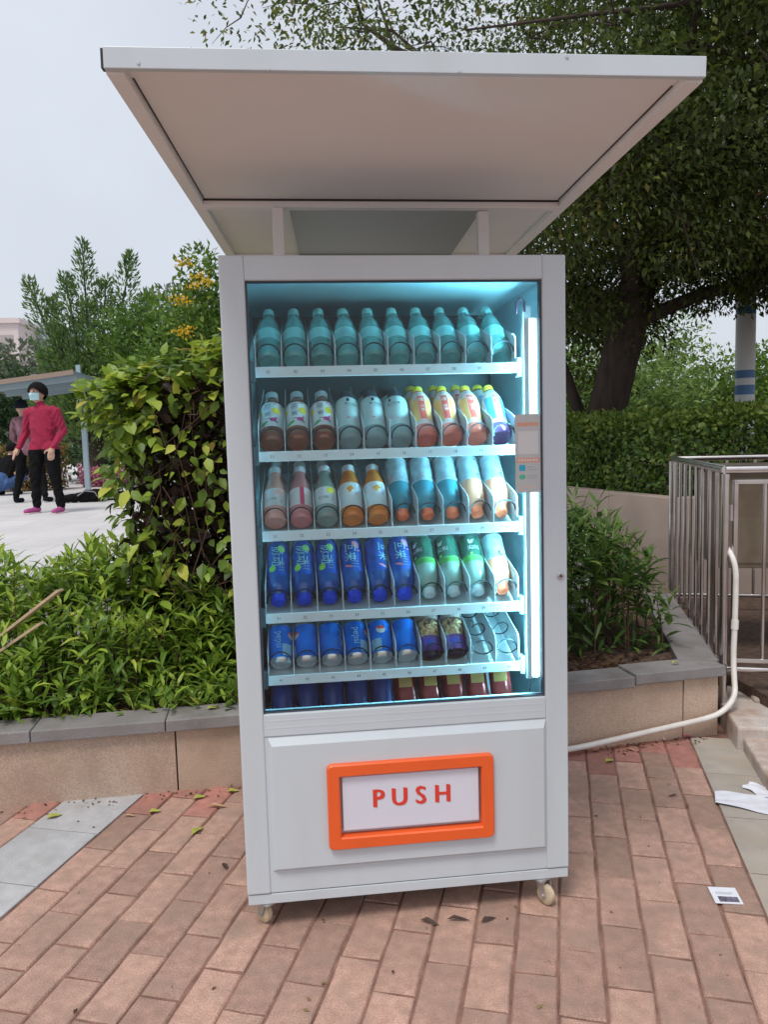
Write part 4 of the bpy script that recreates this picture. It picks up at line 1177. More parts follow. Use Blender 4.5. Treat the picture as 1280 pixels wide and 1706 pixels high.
# leafy core: dark brown leaves and a tangle of twigs
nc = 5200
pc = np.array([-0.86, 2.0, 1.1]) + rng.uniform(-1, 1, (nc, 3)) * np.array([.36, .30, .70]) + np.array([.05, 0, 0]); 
o = leaf_obj('inner_foliage', 'ovate', pc - VC, rdir(nc), rdir(nc), rng.uniform(.04, .08, nc), rng.uniform(0, 1, nc), leafmat('leaf_brown_inner', [(0, (.035, .020, .016)), (.55, (.06, .035, .025)), (1, (.05, .065, .018))]), vine); tag(o, kind='stuff')
tw = MB()
for k in range(60):
    a = np.array([rng.uniform(-1.1, -.45), rng.uniform(1.6, 2.2), rng.uniform(.3, 1.0)])
    b = a + np.array([rng.uniform(-.12, .2), rng.uniform(-.2, .1), rng.uniform(.1, .75)])
    m_ = (a + b) / 2 + rng.normal(size=3) * .06
    tw.tube([Vector(a - VC), Vector(m_ - VC), Vector(b - VC)], [.004, .003, .0015], 5, caps=False)
for k in range(26):
    a = np.array([rng.uniform(-1.05, -.5), rng.uniform(1.50, 1.6), rng.uniform(.6, 1.8)])
    b = a + np.array([rng.uniform(-.2, .25), rng.uniform(-.06, .04), rng.uniform(-.35, .25)])
    m_ = (a + b) / 2 + rng.normal(size=3) * .05
    tw.tube([Vector(a - VC), Vector(m_ - VC), Vector(b - VC)], [.0028, .0022, .0012], 5, caps=False)
o = tw.build('twigs', m_twig, vine, 60); tag(o, kind='stuff')
st_ = MB()
for k in range(5):
    x, y = -1.2 + .18 * k, 1.95 + .1 * (k % 2)
    st_.tube([Vector((x, y, .25)) - Vector(VC), Vector((x + .05, y, .8)) - Vector(VC), Vector((x - .03, y + .05, 1.5)) - Vector(VC)], [.018, .013, .006], 7)
st_.build('stems', m_twig, vine, 60)

# ---- low shrubs with narrow leaves
def shrub(name, label, x0, x1, y0, y1, topf, nshoot, leafk, m1, mrand, nbig, lsize, per=11, fill=500):
    e = empty(name, ((x0 + x1) / 2, (y0 + y1) / 2, 0.28)); E_ = np.array(e.location)
    tag(e, label, 'shrub', None)
    P_, D_, N_, S_ = [], [], [], []
    stems = MB()
    for s in range(nshoot):
        x = rng.uniform(x0, x1); y = rng.uniform(y0, y1)
        zt = topf(x, y) * 1.0 + rng.uniform(-.16, .05)
        zt = max(zt, .36)
        lean = np.array([rng.uniform(-.12, .12), rng.uniform(-.14, .06), 0])
        top = np.array([x, y, zt]) + lean * .6
        if s % 3 == 0: stems.tube([Vector((x, y, .27)) - Vector(E_), Vector((x + lean[0] * .2, y + lean[1] * .2, (.28 + zt) / 2)) - Vector(E_), Vector(top) - Vector(E_)], [.004, .0035, .002], 5, caps=False)
        for k in range(per):
            t = k / per
            a = k * 2.4 + rng.uniform(-.4, .4)
            out = np.array([math.cos(a), math.sin(a), 0])
            up = .95 - 1.0 * t
            P_.append(top - np.array([lean[0] * .3, lean[1] * .3, 1]) * (t * .16) + out * .006)
            D_.append(out * (.55 + .5 * t) + np.array([0, 0, up]) + rng.normal(size=3) * .18)
            N_.append(np.array([0, 0, 1.0]) - out * .4 + rng.normal(size=3) * .2)
            S_.append(lsize * rng.uniform(.5, 1.3) * (.75 + .35 * t))
    for k in range(fill):
        x = rng.uniform(x0, x1); y = rng.uniform(y0, y1); z = rng.uniform(.32, max(.4, topf(x, y) - .1))
        P_.append(np.array([x, y, z])); D_.append(rdir(1)[0] + np.array([0, -.3, .1])); N_.append(np.array([0, 0, 1]) + rdir(1)[0] * .8); S_.append(lsize * rng.uniform(.5, .95))
    P_, D_, N_, S_ = map(np.array, (P_, D_, N_, S_))
    n = len(P_)
    vis = S_ / np.linalg.norm(P_ - CAMN, axis=1) * ((P_[:, 2] > topf(P_[:, 0], P_[:, 1]) - .16)) * ((P_[:, 0] < -.45) | (P_[:, 0] > .7)) + rng.uniform(0, .001, n)
    big = np.argsort(-vis)[:nbig]; mk = np.zeros(n, bool); mk[big] = True
    if nbig: single_leaves('lance', P_[mk] - E_, D_[mk], N_[mk], S_[mk], mrand, e, wide=leafk)
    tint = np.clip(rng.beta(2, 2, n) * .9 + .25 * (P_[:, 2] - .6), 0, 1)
    for q, shp in enumerate(('lance', 'lance2', 'lance3')):
        mq = ~mk & (np.arange(n) % 3 == q)
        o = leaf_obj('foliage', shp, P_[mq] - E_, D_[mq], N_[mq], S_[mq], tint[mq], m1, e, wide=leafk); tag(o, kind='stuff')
    o = stems.build('stems', m_twig, e, 60); tag(o, kind='stuff')
    return e
def top_left(x, y):
    base = .40 + np.clip(y - 1.14, 0, 2) * .95
    cap = .93 - .10 * np.clip(-1.25 - x, 0, 1) + .03 * np.sin(x * 9)
    return np.minimum(base, cap) + .035 * np.sin(x * 13 + y * 7)
shrub('shrub', 'low green shrub at the left edge around the wooden battens', -2.25, -1.55, 1.15, 2.15, top_left, 200, 1.35, lm['shrub'], lr['shrub'], 150, .115, fill=1300)
shrub('shrub', 'low green shrub below the left side of the vine bush', -1.56, -1.02, 1.15, 2.1, top_left, 175, 1.35, lm['shrub'], lr['shrub'], 150, .115)
shrub('shrub', 'low green shrub between the vine bush and the machine', -1.03, 0.35, 1.17, 1.70, lambda x, y: top_left(x, y) - .08, 300, 1.35, lm['shrub'], lr['shrub'], 120, .11)
def top_right(x, y):
    return np.clip(1.12 - .65 * ((x - 1.15) / .62) ** 2 - .5 * ((y - 1.95) / .65) ** 2, .42, 1.2)
shrub('shrub', 'dark green narrow-leaved shrub in the right-hand bed beside the machine', 0.72, 1.62, 1.55, 2.45, top_right, 150, 1.1, lm['shrub_r'], lr['shrub_r'], 260, .135, per=12, fill=1500)

# ---- clipped hedge on the retaining wall
hedge = empty('clipped_hedge', (2.9, 4.2, 0.9)); HC = np.array([2.9, 4.2, 0.9])
tag(hedge, 'clipped green hedge on top of the retaining wall in front of the tree', 'hedge')
hp = [(2.22, 7.4), (2.45, 5.0), (2.62, 4.1), (2.80, 3.62), (3.5, 3.50), (5.3, 3.2)]
sl_ = [math.dist(a, b) for a, b in zip(hp, hp[1:])]
P_, N_ = [], []
n = 26000
ks = rng.choice(len(sl_), n, p=np.array(sl_) / sum(sl_))
for k in ks:
    a, b = np.array(hp[k]), np.array(hp[k + 1]); t = rng.uniform(-.03, 1.03)
    p = a + (b - a) * t; tn = (b - a) / np.linalg.norm(b - a); left = np.array([-tn[1], tn[0]])
    dep = rng.uniform(0, 1)
    if dep < .52: w = -.02 + .22 * rng.uniform(0, 1) ** 1.5; z = rng.uniform(.93, 1.62); nrm = (-left[0], -left[1], .3)
    elif dep < .85: w = rng.uniform(0, .95); z = 1.63 - .14 * rng.uniform(0, 1) ** 1.6; nrm = (0, 0, 1)
    else: w = rng.uniform(.1, .9); z = rng.uniform(.95, 1.55); nrm = (-left[0], -left[1], .5)
    w += .03 * math.sin(p[0] * 9 + p[1] * 7 + z * 8)
    z += .03 * math.sin(p[0] * 6) + .025 * math.sin(p[1] * 11)
    q = p + left * w
    P_.append((q[0], q[1], z)); N_.append(nrm)
P_ = np.array(P_); N_ = unit(np.array(N_))
D_ = unit(N_ * .6 + rdir(n) * .9 + np.array([0, 0, .25]))
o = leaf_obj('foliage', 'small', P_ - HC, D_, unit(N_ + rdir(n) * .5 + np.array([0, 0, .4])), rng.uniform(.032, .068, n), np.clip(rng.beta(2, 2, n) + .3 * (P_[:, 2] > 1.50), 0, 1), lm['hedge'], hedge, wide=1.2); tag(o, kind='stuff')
hb = MB()
for k in range(70):
    i = rng.randint(0, len(hp) - 1); a, b = np.array(hp[i]), np.array(hp[i + 1]); p = a + (b - a) * rng.uniform(0, 1); tn = (b - a) / np.linalg.norm(b - a); left = np.array([-tn[1], tn[0]])
    q = p + left * rng.uniform(.15, .7)
    hb.tube([Vector((q[0], q[1], .88)) - Vector(HC), Vector((q[0] + rng.uniform(-.1, .1), q[1] + rng.uniform(-.1, .1), 1.45)) - Vector(HC)], [.008, .003], 5, caps=False)
o = hb.build('stems', m_twig, hedge, 60); tag(o, kind='stuff')

# ---- the big shade tree on the right
tree = empty('shade_tree', (2.62, 5.05, 0.9)); TC = np.array([2.62, 5.05, 0.9])
tag(tree, 'large dark shade tree with a thick leaning trunk behind the hedge', 'tree')
TS = Vector((0.30, 0.72, 0.0))
def V3(*a): return Vector(a) + TS - Vector(TC)
tk = MB()
tk.tube([V3(2.58, 5.05, .82), V3(2.62, 5.05, 1.2), V3(2.68, 5.02, 1.65), V3(2.80, 4.97, 2.2), V3(2.95, 4.92, 2.85), V3(3.10, 4.9, 3.4)], [.30, .235, .205, .195, .20, .17], 14)
tk.tube([V3(2.66, 5.1, 1.0), V3(2.55, 5.3, 1.55), V3(2.42, 5.42, 2.05), V3(2.2, 5.5, 2.7)], [.09, .075, .06, .045], 9)
tk.build('trunk', m_bark, tree, 60)
clumps = []
limbs = [((2.95, 4.92, 2.8), (2.45, 4.2, 3.5), (1.4, 3.9, 4.3), (0.3, 4.2, 5.0)), ((3.05, 4.9, 3.2), (2.2, 5.2, 4.2), (1.2, 5.6, 5.2), (.2, 5.6, 5.9)),
         ((3.1, 4.9, 3.3), (3.4, 4.2, 4.0), (3.7, 3.4, 4.6), (3.9, 2.6, 5.0)), ((3.1, 4.9, 3.4), (4.0, 4.9, 4.0), (5.2, 4.8, 4.3), (6.4, 4.6, 4.3)),
         ((3.1, 4.9, 3.4), (3.2, 5.6, 4.5), (3.4, 6.3, 5.6), (3.5, 6.8, 6.6)), ((2.9, 4.92, 2.6), (3.6, 4.4, 2.9), (4.5, 4.0, 3.0), (5.4, 3.9, 2.9)),
         ((2.95, 4.92, 2.8), (2.5, 4.0, 3.3), (2.5, 3.2, 4.0), (2.4, 2.6, 4.6)), ((3.1, 4.9, 3.4), (4.3, 5.8, 3.7), (5.6, 6.2, 3.7), (6.6, 6.4, 3.4)), ((2.95, 4.92, 2.7), (2.5, 5.6, 3.1), (2.0, 6.2, 3.3), (1.4, 6.6, 3.5))]
lb = MB()
for L_ in limbs:
    pts = smooth_path([Vector(p) + TS - Vector(TC) for p in L_], 2)
    lb.tube(pts, list(np.linspace(.085, .014, len(pts))), 8)
    for k in range(4, len(pts), 2):
        q = pts[k] + Vector(rng.normal(size=3) * .55); q.z += .15
        lb.tube([pts[k], (pts[k] + q) / 2 + Vector(rng.normal(size=3) * .07), q], [.022, .014, .006], 6)
lb.build('limbs', m_bark, tree, 60)
for L_ in limbs:
    P0 = [np.array(p) for p in L_]
    for k in range(13):
        t = rng.uniform(.25, 1.1); i = min(int(t * 3), 2); f_ = t * 3 - i
        clumps.append(P0[i] + (P0[i + 1] - P0[i]) * f_ + rng.normal(size=3) * np.array([.45, .45, .30]))
for k in range(150):        # filling the crown
    v = rdir(1)[0] * rng.uniform(.45, 1) ** .5
    clumps.append(np.array([3.4, 5.0, 4.9]) + v * np.array([3.7, 2.6, 2.0]))
for k in range(46):         # low curtain of foliage right and behind
    clumps.append(np.array([rng.uniform(3.2, 7.0), rng.uniform(4.6, 7.2), rng.uniform(2.45, 3.5)]))
for k in range(34):
    clumps.append(np.array([rng.uniform(1.2, 3.6), rng.uniform(5.6, 7.6), rng.uniform(2.25, 3.6)]))
for k in range(150):        # the near side of the crown, hanging over the hedge
    clumps.append(np.array([rng.uniform(1.3, 6.5), rng.uniform(3.4, 5.2), rng.uniform(3.05, 5.6)]))
for k in range(120):        # the far side, closing the crown
    clumps.append(np.array([rng.uniform(2.2, 8.0), rng.uniform(6.0, 8.4), rng.uniform(2.9, 7.0)]))
for k in range(40):
    clumps.append(np.array([rng.uniform(3.5, 6.5), rng.uniform(4.0, 5.6), rng.uniform(2.55, 3.1)]))
cl = np.array(clumps)
# keep the trunk and the gap under the crown open
ok = ~((cl[:, 2] < 2.5) & (np.hypot(cl[:, 0] - 2.8, cl[:, 1] - 4.95) < .7))
ok &= ~((cl[:, 1] < 3.0) & (cl[:, 2] < 3.3))
ok &= ~((cl[:, 0] < 1.6) & (cl[:, 2] < 3.9) & (cl[:, 1] < 5.4))
ok &= ~((cl[:, 0] < -0.1) & (cl[:, 2] < 4.9))
# the foliage parts around the striped pole
hx, hy = cl[:, 0] - CAM.x, cl[:, 1] - CAM.y; hd = np.hypot(hx, hy)
ok &= ~((np.abs(np.degrees(np.arctan2(hx, hy)) - 31.3) < 4.2) & ((cl[:, 2] - .42 - CAM.z) / hd < .115))
cl = cl[ok]
per = 430
N = len(cl) * per
thin = np.repeat((cl[:, 0] < 2.6) & (cl[:, 2] > 4.0), per) & (rng.uniform(0, 1, N) < .55)
cc = np.repeat(cl, per, axis=0)
off = rdir(N) * (rng.uniform(0, 1, (N, 1)) ** .42) * np.array([.56, .56, .34])
off *= np.repeat(rng.uniform(.7, 1.15, (len(cl), 1)), per, axis=0)
pos = cc + off
pos[:, 2] -= .25 * (off[:, 0] ** 2 + off[:, 1] ** 2)
d_ = unit(off * .8 + rdir(N) * .35 + np.array([0, 0, -.18]))
tint = np.clip(rng.beta(2, 2.6, N) + np.repeat(rng.uniform(-.15, .2, len(cl)), per), 0, .97)
pos, d_, tint = pos[~thin], d_[~thin], tint[~thin]; N = len(pos)
o = leaf_obj('crown', 'small', pos - TC, d_, unit(rdir(N) * .6 + np.array([0, 0, 1])), rng.uniform(.042, .076, N), tint, lm['tree'], tree, wide=.95); tag(o, kind='stuff')
# sprays of fine twigs at clump centres
tg = MB()
for c0 in cl[::2]:
    for k in range(3):
        b = c0 + rdir(1)[0] * np.array([.45, .45, .25]); tg.tube([Vector(c0 - TC), Vector((c0 + b) / 2 - TC) + Vector((0, 0, .03)), Vector(b - TC)], [.007, .005, .002], 4, caps=False)
o = tg.build('twigs', m_bark, tree, 60); tag(o, kind='stuff')

# ---- striped pole
pole = empty('striped_pole', (4.91, 6.32, 0.9))
tag(pole, 'white round pole with two blue bands behind the hedge at right', 'pole')
m_pw = mat('pole_white', (0.86, 0.87, 0.88), 0.45); m_pb = mat('pole_blue', (0.10, 0.25, 0.50), 0.45)
MB().lathe([(.108, 0), (.108, 4.6)], 24).build('shaft', m_pw, pole, 40)
for z0, z1 in ((0.98, 1.09), (1.17, 1.26), (1.9, 1.98)): MB().lathe([(.1095, z0), (.1095, z1)], 24, cap0=False, cap1=False).build('band', m_pb, pole, 40)

# ------------------------------------------------------------------ people on the plaza
def body_mesh(name, prims, mats, voxel=0.011, smooth_it=4):
    """one continuous skin: the union of tapered limbs, remeshed; each face takes the cloth of the limb it lies on"""
    mb = MB()
    for (p0, r0, p1, r1, m, sc) in prims:
        p0, p1 = Vector(p0), Vector(p1)
        ax = (p1 - p0); L_ = ax.length
        q = ax.to_track_quat('Z', 'Y').to_matrix().to_4x4() if L_ > 1e-5 else Matrix.Identity(4)
        prof = [(max(1e-4, r0 * math.sin(a)), -r0 * math.cos(a)) for a in np.linspace(.05, math.pi / 2, 5)]
        prof += [(max(1e-4, r1 * math.cos(a)), L_ + r1 * math.sin(a)) for a in np.linspace(0, math.pi / 2 - .05, 5)]
        S = Matrix.Diagonal((sc[0], sc[1], sc[2], 1)) if sc else Matrix.Identity(4)
        C_ = Matrix.Translation((p0 + p1) / 2)
        mb.lathe(prof, 14, M=C_ @ S @ C_.inverted() @ Matrix.Translation(p0) @ q)
    me = mb.mesh(name, mats[0])
    o = bpy.data.objects.new(name, me); col.objects.link(o)
    md = o.modifiers.new('r', 'REMESH'); md.mode = 'VOXEL'; md.voxel_size = voxel
    sm = o.modifiers.new('s', 'SMOOTH'); sm.iterations = smooth_it; sm.factor = .5
    dg = bpy.context.evaluated_depsgraph_get(); dg.update()
    m2 = bpy.data.meshes.new_from_object(o.evaluated_get(dg)); m2.name = name
    bpy.data.objects.remove(o); bpy.data.meshes.remove(me)
    m2.materials.clear()
    for mt in mats: m2.materials.append(mt)
    c_ = np.empty(len(m2.polygons) * 3); m2.polygons.foreach_get('center', c_); c_ = c_.reshape(-1, 3)
    best = np.full(len(c_), 1e9); idx = np.zeros(len(c_), int)
    for (p0, r0, p1, r1, m, sc) in prims:
        a, b = np.array(p0, float), np.array(p1, float); ab = b - a
        mid = (a + b) / 2; s_ = np.array(sc) if sc else np.ones(3)
        cs = (c_ - mid) / s_ + mid
        t = np.clip(((cs - a) @ ab) / (ab @ ab + 1e-9), 0, 1)
        dd = np.linalg.norm(cs - a - t[:, None] * ab, axis=1) - (r0 + (r1 - r0) * t)
        w = dd < best; best[w] = dd[w]; idx[w] = m
    nv = len(m2.vertices); vc_ = np.empty(nv * 3); m2.vertices.foreach_get('co', vc_); vc_ = vc_.reshape(-1, 3)
    vn_ = np.empty(nv * 3); m2.vertices.foreach_get('normal', vn_); vn_ = vn_.reshape(-1, 3)
    fold = np.sin(vc_[:, 2] * 62 + 9 * np.sin(vc_[:, 0] * 14 + vc_[:, 1] * 9)) * np.sin(vc_[:, 0] * 23 + vc_[:, 2] * 11) + .6 * np.sin(vc_[:, 0] * 48 + vc_[:, 2] * 25 + vc_[:, 1] * 30)
    cloth = np.zeros(nv); cloth[np.array([q for pg, mi in zip(m2.polygons, idx) if mi < 2 for q in pg.vertices], int)] = 1
    vc_ += vn_ * (fold * cloth * .0048)[:, None]
    m2.vertices.foreach_set('co', vc_.ravel())
    m2.polygons.foreach_set('material_index', idx.astype(np.int32))
    m2.polygons.foreach_set('use_smooth', np.ones(len(m2.polygons), bool))
    m2.update()
    return m2
skin = mat('skin', (0.50, 0.30, 0.22), 0.55); c_red = mat('crimson_knit', (0.30, 0.012, 0.050), 0.9, var=0.12, vs_=12, bump=1.0, bs=13)
c_black = mat('black_trousers', (0.009, 0.009, 0.010), 0.95, spec=0.1, var=0.2, vs_=10); c_shoe = mat('pink_shoe', (0.36, 0.06, 0.22), 0.7); c_hair = mat('black_hair', (0.010, 0.009, 0.010), 0.9, bump=.6, bs=60, spec=0.1)
c_mask = mat('mask_blue', (0.42, 0.68, 0.74), 0.8); c_plaid = mat('plaid_jacket', (0.26, 0.13, 0.16), 0.9, var=0.5, vs_=22, stretch=(1, 1, .35)); c_navy = mat('navy_cap', (0.014, 0.016, 0.026), 0.9, spec=0.1)
c_jeans = mat('jeans', (0.04, 0.09, 0.22), 0.9, var=.2, vs_=15); c_sole = mat('pale_sole', (0.6, 0.5, 0.5), 0.7)

def hand(prims, w, fdir, side, m, curl=(0, 0, 0), s=1.0):
    """palm and five fingers; w wrist, fdir pointing direction, side = direction from little finger to thumb"""
    w = Vector(w); f = Vector(fdir).normalized(); sd = Vector(side); sd = (sd - f * sd.dot(f)).normalized(); c_ = Vector(curl)
    prims.append((w, .026 * s, w + f * .055 * s, .034 * s, m, None))
    for k, (o_, L_) in enumerate(((-.030, .055), (-.010, .070), (.010, .074), (.029, .064))):
        a = w + f * .078 * s + sd * o_ * s; b = a + (f + c_ * .35) * L_ * .55 * s; e = b + (f + c_ * 1.0).normalized() * L_ * .5 * s
        prims.append((a, .0115 * s, b, .0105 * s, m, None)); prims.append((b, .0105 * s, e, .0085 * s, m, None))
    a = w + f * .025 * s + sd * .030 * s; b = a + (f * .6 + sd * .8) * .042 * s; e = b + (f * .95 + sd * .15) * .030 * s
    prims.append((a, .013 * s, b, .012 * s, m, None)); prims.append((b, .012 * s, e, .009 * s, m, None))

# --- woman in a crimson sweater
W_ = empty('person', (-3.36, 7.50, 0.70), R(-22)); W_.scale = (1.08, 1.05, 1.0)
tag(W_, 'person in crimson sweater, black trousers and pale blue face mask standing on the plaza', 'person')
pr = []
for (fx, fy, kx, ky, hx) in ((-.155, .0, -.125, -.02, -.085), (.150, .02, .125, .0, .085)):
    pr.append(((hx, .0, .80), .098, (kx, ky, .44), .066, 1, None)); pr.append(((kx, ky, .44), .062, (fx, fy + .01, .10), .048, 1, None))
    pr.append(((fx, fy + .02, .045), .038, (fx + (.02 if fx > 0 else -.03), fy - .13, .030), .036, 2, (1, 1, .9)))
pr.append(((0, .0, .83), .115, (0, 0, .88), .118, 1, (1.22, .85, 1)))
pr.append(((0, .0, .86), .125, (0, .005, 1.02), .128, 0, (1.20, .82, 1)))
pr.append(((0, .0, 1.02), .128, (0, .01, 1.20), .118, 0, (1.26, .80, 1)))
pr.append(((-.13, .01, 1.235), .062, (.13, .01, 1.235), .062, 0, None))
pr.append(((0, .01, 1.25), .064, (-.012, .0, 1.325), .050, 0, None))
pr.append(((-.012, -.0, 1.31), .045, (-.02, -.005, 1.37), .044, 3, None))
pr.append(((-.175, .01, 1.22), .060, (-.255, .03, .985), .048, 0, None)); pr.append(((-.255, .03, .985), .046, (-.275, -.08, .80), .034, 0, None))
pr.append(((.180, .01, 1.22), .060, (.235, .04, .985), .048, 0, None)); pr.append(((.235, .04, .985), .046, (.195, -.10, .80), .034, 0, None))
hand(pr, (-.278, -.085, .79), (-.25, -.35, -.75), (.6, -.6, -.1), 3, (.5, -.2, 0)); hand(pr, (.190, -.105, .79), (-.05, -.25, -.95), (-.8, -.5, 0), 3, (-.2, .5, 0))
# head
hc = Vector((-.028, -.02, 1.445))
pr.append((hc + Vector((0, .012, .018)), .082, hc + Vector((0, .0, .03)), .082, 3, (.92, 1.05, 1.12)))
pr.append((hc + Vector((0, -.028, -.045)), .052, hc + Vector((0, -.02, .0)), .062, 3, (1, .95, 1.1)))
pr.append((hc + Vector((0, -.095, .012)), .010, hc + Vector((0, -.103, -.012)), .013, 3, None))
for s in (-1, 1): pr.append((hc + Vector((s * .079, .01, .012)), .014, hc + Vector((s * .080, .012, -.012)), .011, 3, (.6, 1, 1)))
bm_ = body_mesh('body', pr, [c_red, c_black, c_shoe, skin], .0095, 3)
for pg in bm_.polygons:                     # straight knitted hem and shoe line
    if pg.material_index == 1 and pg.center.z > .775: pg.material_index = 0
    elif pg.material_index == 0 and pg.center.z < .775 and abs(pg.center.x) < .17: pg.material_index = 1
obj('body', bm_, W_)
def cap_shell(center, rx, ry, rz, th0, th1, front_cut, m, name, parent, n=26, nz=12, jag=0.0):
    v = []; f = []
    for j in range(nz + 1):
        for k in range(n):
            a = 2 * math.pi * k / n
            fr = 0.5 - 0.5 * math.sin(a)            # 1 toward -Y (face)
            lim = th1 - (th1 - front_cut) * (fr ** 1.5) + jag * math.sin(k * 5.3)
            th = th0 + (lim - th0) * j / nz
            v.append((center[0] + rx * math.sin(th) * math.cos(a), center[1] + ry * math.sin(th) * math.sin(a), center[2] + rz * math.cos(th)))
    for j in range(nz):
        for k in range(n): f.append((j * n + k, j * n + (k + 1) % n, (j + 1) * n + (k + 1) % n, (j + 1) * n + k))
    f.append(tuple(range(n - 1, -1, -1)))
    return MB().add(v, f).build(name, m, parent, 70)
cap_shell(hc + Vector((0, .016, .022)), .104, .115, .118, .03, 2.4, 1.34, c_hair, 'hair', W_, jag=.10)
# mask: a bulged sheet over nose and chin, with ear loops
mk = MB(); v = []; f = []
for j in range(9):
    for i in range(13):
        a = R(-62 + 124 * i / 12); b = j / 8
        z = hc.z - .083 + .085 * b
        rr = .083 + .018 * math.exp(-(a / .35) ** 2) * math.exp(-((b - .72) / .4) ** 2) - .012 * (1 - b)
        v.append((hc.x + rr * .93 * math.sin(a), hc.y - .006 - rr * 1.13 * math.cos(a), z))
for j in range(8):
    for i in range(12): q = j * 13 + i; f.append((q, q + 1, q + 14, q + 13))
mk.add(v, f); mask_o = mk.build('face_mask', c_mask, W_, 70)
for s in (-1, 1): MB().tube([hc + Vector((s * .073, -.045, -.005)), hc + Vector((s * .084, -.01, .015)), hc + Vector((s * .085, .012, -.01))], .0018, 5).build('ear_loop', c_mask, W_, 60)
for s in (-1, 1):
    MB().lathe([(.0005, -.004), (.006, -.003), (.0085, 0), (.006, .003), (.0005, .004)], 10, M=Matrix.Translation(hc + Vector((s * .031, -.092, .020))) @ Matrix.Rotation(R(90), 4, 'X')).build('eye', c_black, W_, 60)
    MB().tube([hc + Vector((s * .046, -.084, .036)), hc + Vector((s * .032, -.093, .041)), hc + Vector((s * .017, -.097, .037))], .003, 5).build('eyebrow', c_hair, W_, 60)
for s in (-1, 1):
    fx, fy = (-.155, 0) if s < 0 else (.150, .02)
    MB().box(fx - .042 + s * .012, fx + .042 + s * .012, fy - .165, fy + .055, 0.0, .014, b=.006).build('sole', c_sole, W_)

# --- person with dark cap behind her, seen from behind
B_ = empty('person', (-4.24, 9.60, 0.70), R(175))
tag(B_, 'person in plaid jacket and dark cap walking behind the crimson sweater', 'person')
pr = []
pr.append(((.10, .0, .78), .090, (.16, -.03, .42), .062, 1, None)); pr.append(((.16, -.03, .42), .060, (.22, .03, .09), .046, 1, None)); pr.append(((.22, .04, .04), .036, (.20, -.12, .032), .036, 2, None))
pr.append(((-.09, .0, .78), .090, (-.13, -.08, .43), .062, 1, None)); pr.append(((-.13, -.08, .43), .060, (-.22, .06, .11), .046, 1, None)); pr.append(((-.22, .07, .05), .036, (-.24, -.09, .034), .036, 2, None))
pr.append(((0, 0, .80), .115, (.02, -.02, 1.0), .118, 0, (1.2, .85, 1))); pr.append(((.02, -.02, 1.0), .118, (.06, -.05, 1.16), .112, 0, (1.2, .85, 1)))
pr.append(((-.06, -.04, 1.20), .06, (.18, -.05, 1.20), .06, 0, None)); pr.append(((.07, -.06, 1.22), .05, (.10, -.09, 1.32), .045, 3, None))
pr.append(((.20, -.05, 1.18), .056, (.27, -.10, .96), .046, 0, None)); pr.append(((.27, -.10, .96), .044, (.23, -.26, .86), .034, 0, None))
pr.append(((-.09, -.04, 1.18), .056, (-.15, -.08, .95), .046, 0, None)); pr.append(((-.15, -.08, .95), .044, (-.14, -.24, .84), .034, 0, None))
hand(pr, (.228, -.27, .855), (-.1, -.9, -.2), (-.5, 0, .8), 3, (0, 0, -.6)); hand(pr, (-.14, -.25, .835), (.1, -.9, -.2), (.5, 0, .8), 3, (0, 0, -.6))
hb_ = Vector((.11, -.11, 1.40))
pr.append((hb_ + Vector((0, .012, .0)), .080, hb_ + Vector((0, .0, .02)), .080, 3, (.92, 1.05, 1.12))); pr.append((hb_ + Vector((0, -.03, -.05)), .05, hb_ + Vector((0, -.02, 0)), .058, 3, None))
pr.append((hb_ + Vector((0, -.095, .0)), .010, hb_ + Vector((0, -.103, -.02)), .012, 3, None))
obj('body', body_mesh('body', pr, [c_plaid, c_black, c_navy, skin], .0105, 3), B_)
cap_shell(hb_ + Vector((0, .015, .012)), .096, .112, .112, .03, 1.85, 1.35, c_navy, 'cap', B_)
MB().tube([hb_ + Vector((-.080, -.06, -.04)), hb_ + Vector((-.088, -.0, -.02)), hb_ + Vector((-.080, .03, -.015))], .006, 6).build('mask_strap', c_mask, B_, 60)
v = []; f = []
for j in range(7):
    for i in range(11):
        a = R(-62 + 124 * i / 10); b = j / 6; rr = .086 + .014 * math.exp(-(a / .4) ** 2)
        v.append((hb_.x + rr * .95 * math.sin(a), hb_.y - .004 - rr * 1.12 * math.cos(a), hb_.z - .09 + .085 * b))
for j in range(6):
    for i in range(10): q = j * 11 + i; f.append((q, q + 1, q + 12, q + 11))
MB().add(v, f).build('face_mask', c_mask, B_, 70)

# --- person crouching at the left edge, back to the camera
K_ = empty('person', (-5.42, 11.70, 0.70), R(165))
tag(K_, 'crouching person in dark jacket and blue jeans at the far left edge', 'person')
pr = []
for s in (-1, 1):
    pr.append(((s * .10, .02, .20), .105, (s * .19, -.30, .30), .075, 1, None)); pr.append(((s * .19, -.30, .30), .066, (s * .16, -.12, .075), .05, 1, None)); pr.append(((s * .16, -.10, .035), .034, (s * .17, -.26, .032), .034, 2, None))
pr.append(((0, .04, .20), .125, (0, .0, .30), .125, 1, (1.25, 1, 1))); pr.append(((0, .0, .30), .13, (0, -.16, .50), .13, 0, (1.25, .9, 1))); pr.append(((0, -.16, .50), .13, (0, -.24, .60), .10, 0, (1.25, .9, 1)))
for s in (-1, 1):
    pr.append(((s * .16, -.22, .60), .058, (s * .24, -.34, .42), .048, 0, None)); pr.append(((s * .24, -.34, .42), .046, (s * .14, -.50, .34), .036, 0, None)); hand(pr, (s * .13, -.51, .34), (-s * .4, -.9, -.2), (0, 0, 1), 3, (0, 0, -.4))
pr.append(((0, -.27, .66), .048, (0, -.31, .72), .046, 3, None)); hk = Vector((0, -.35, .79))
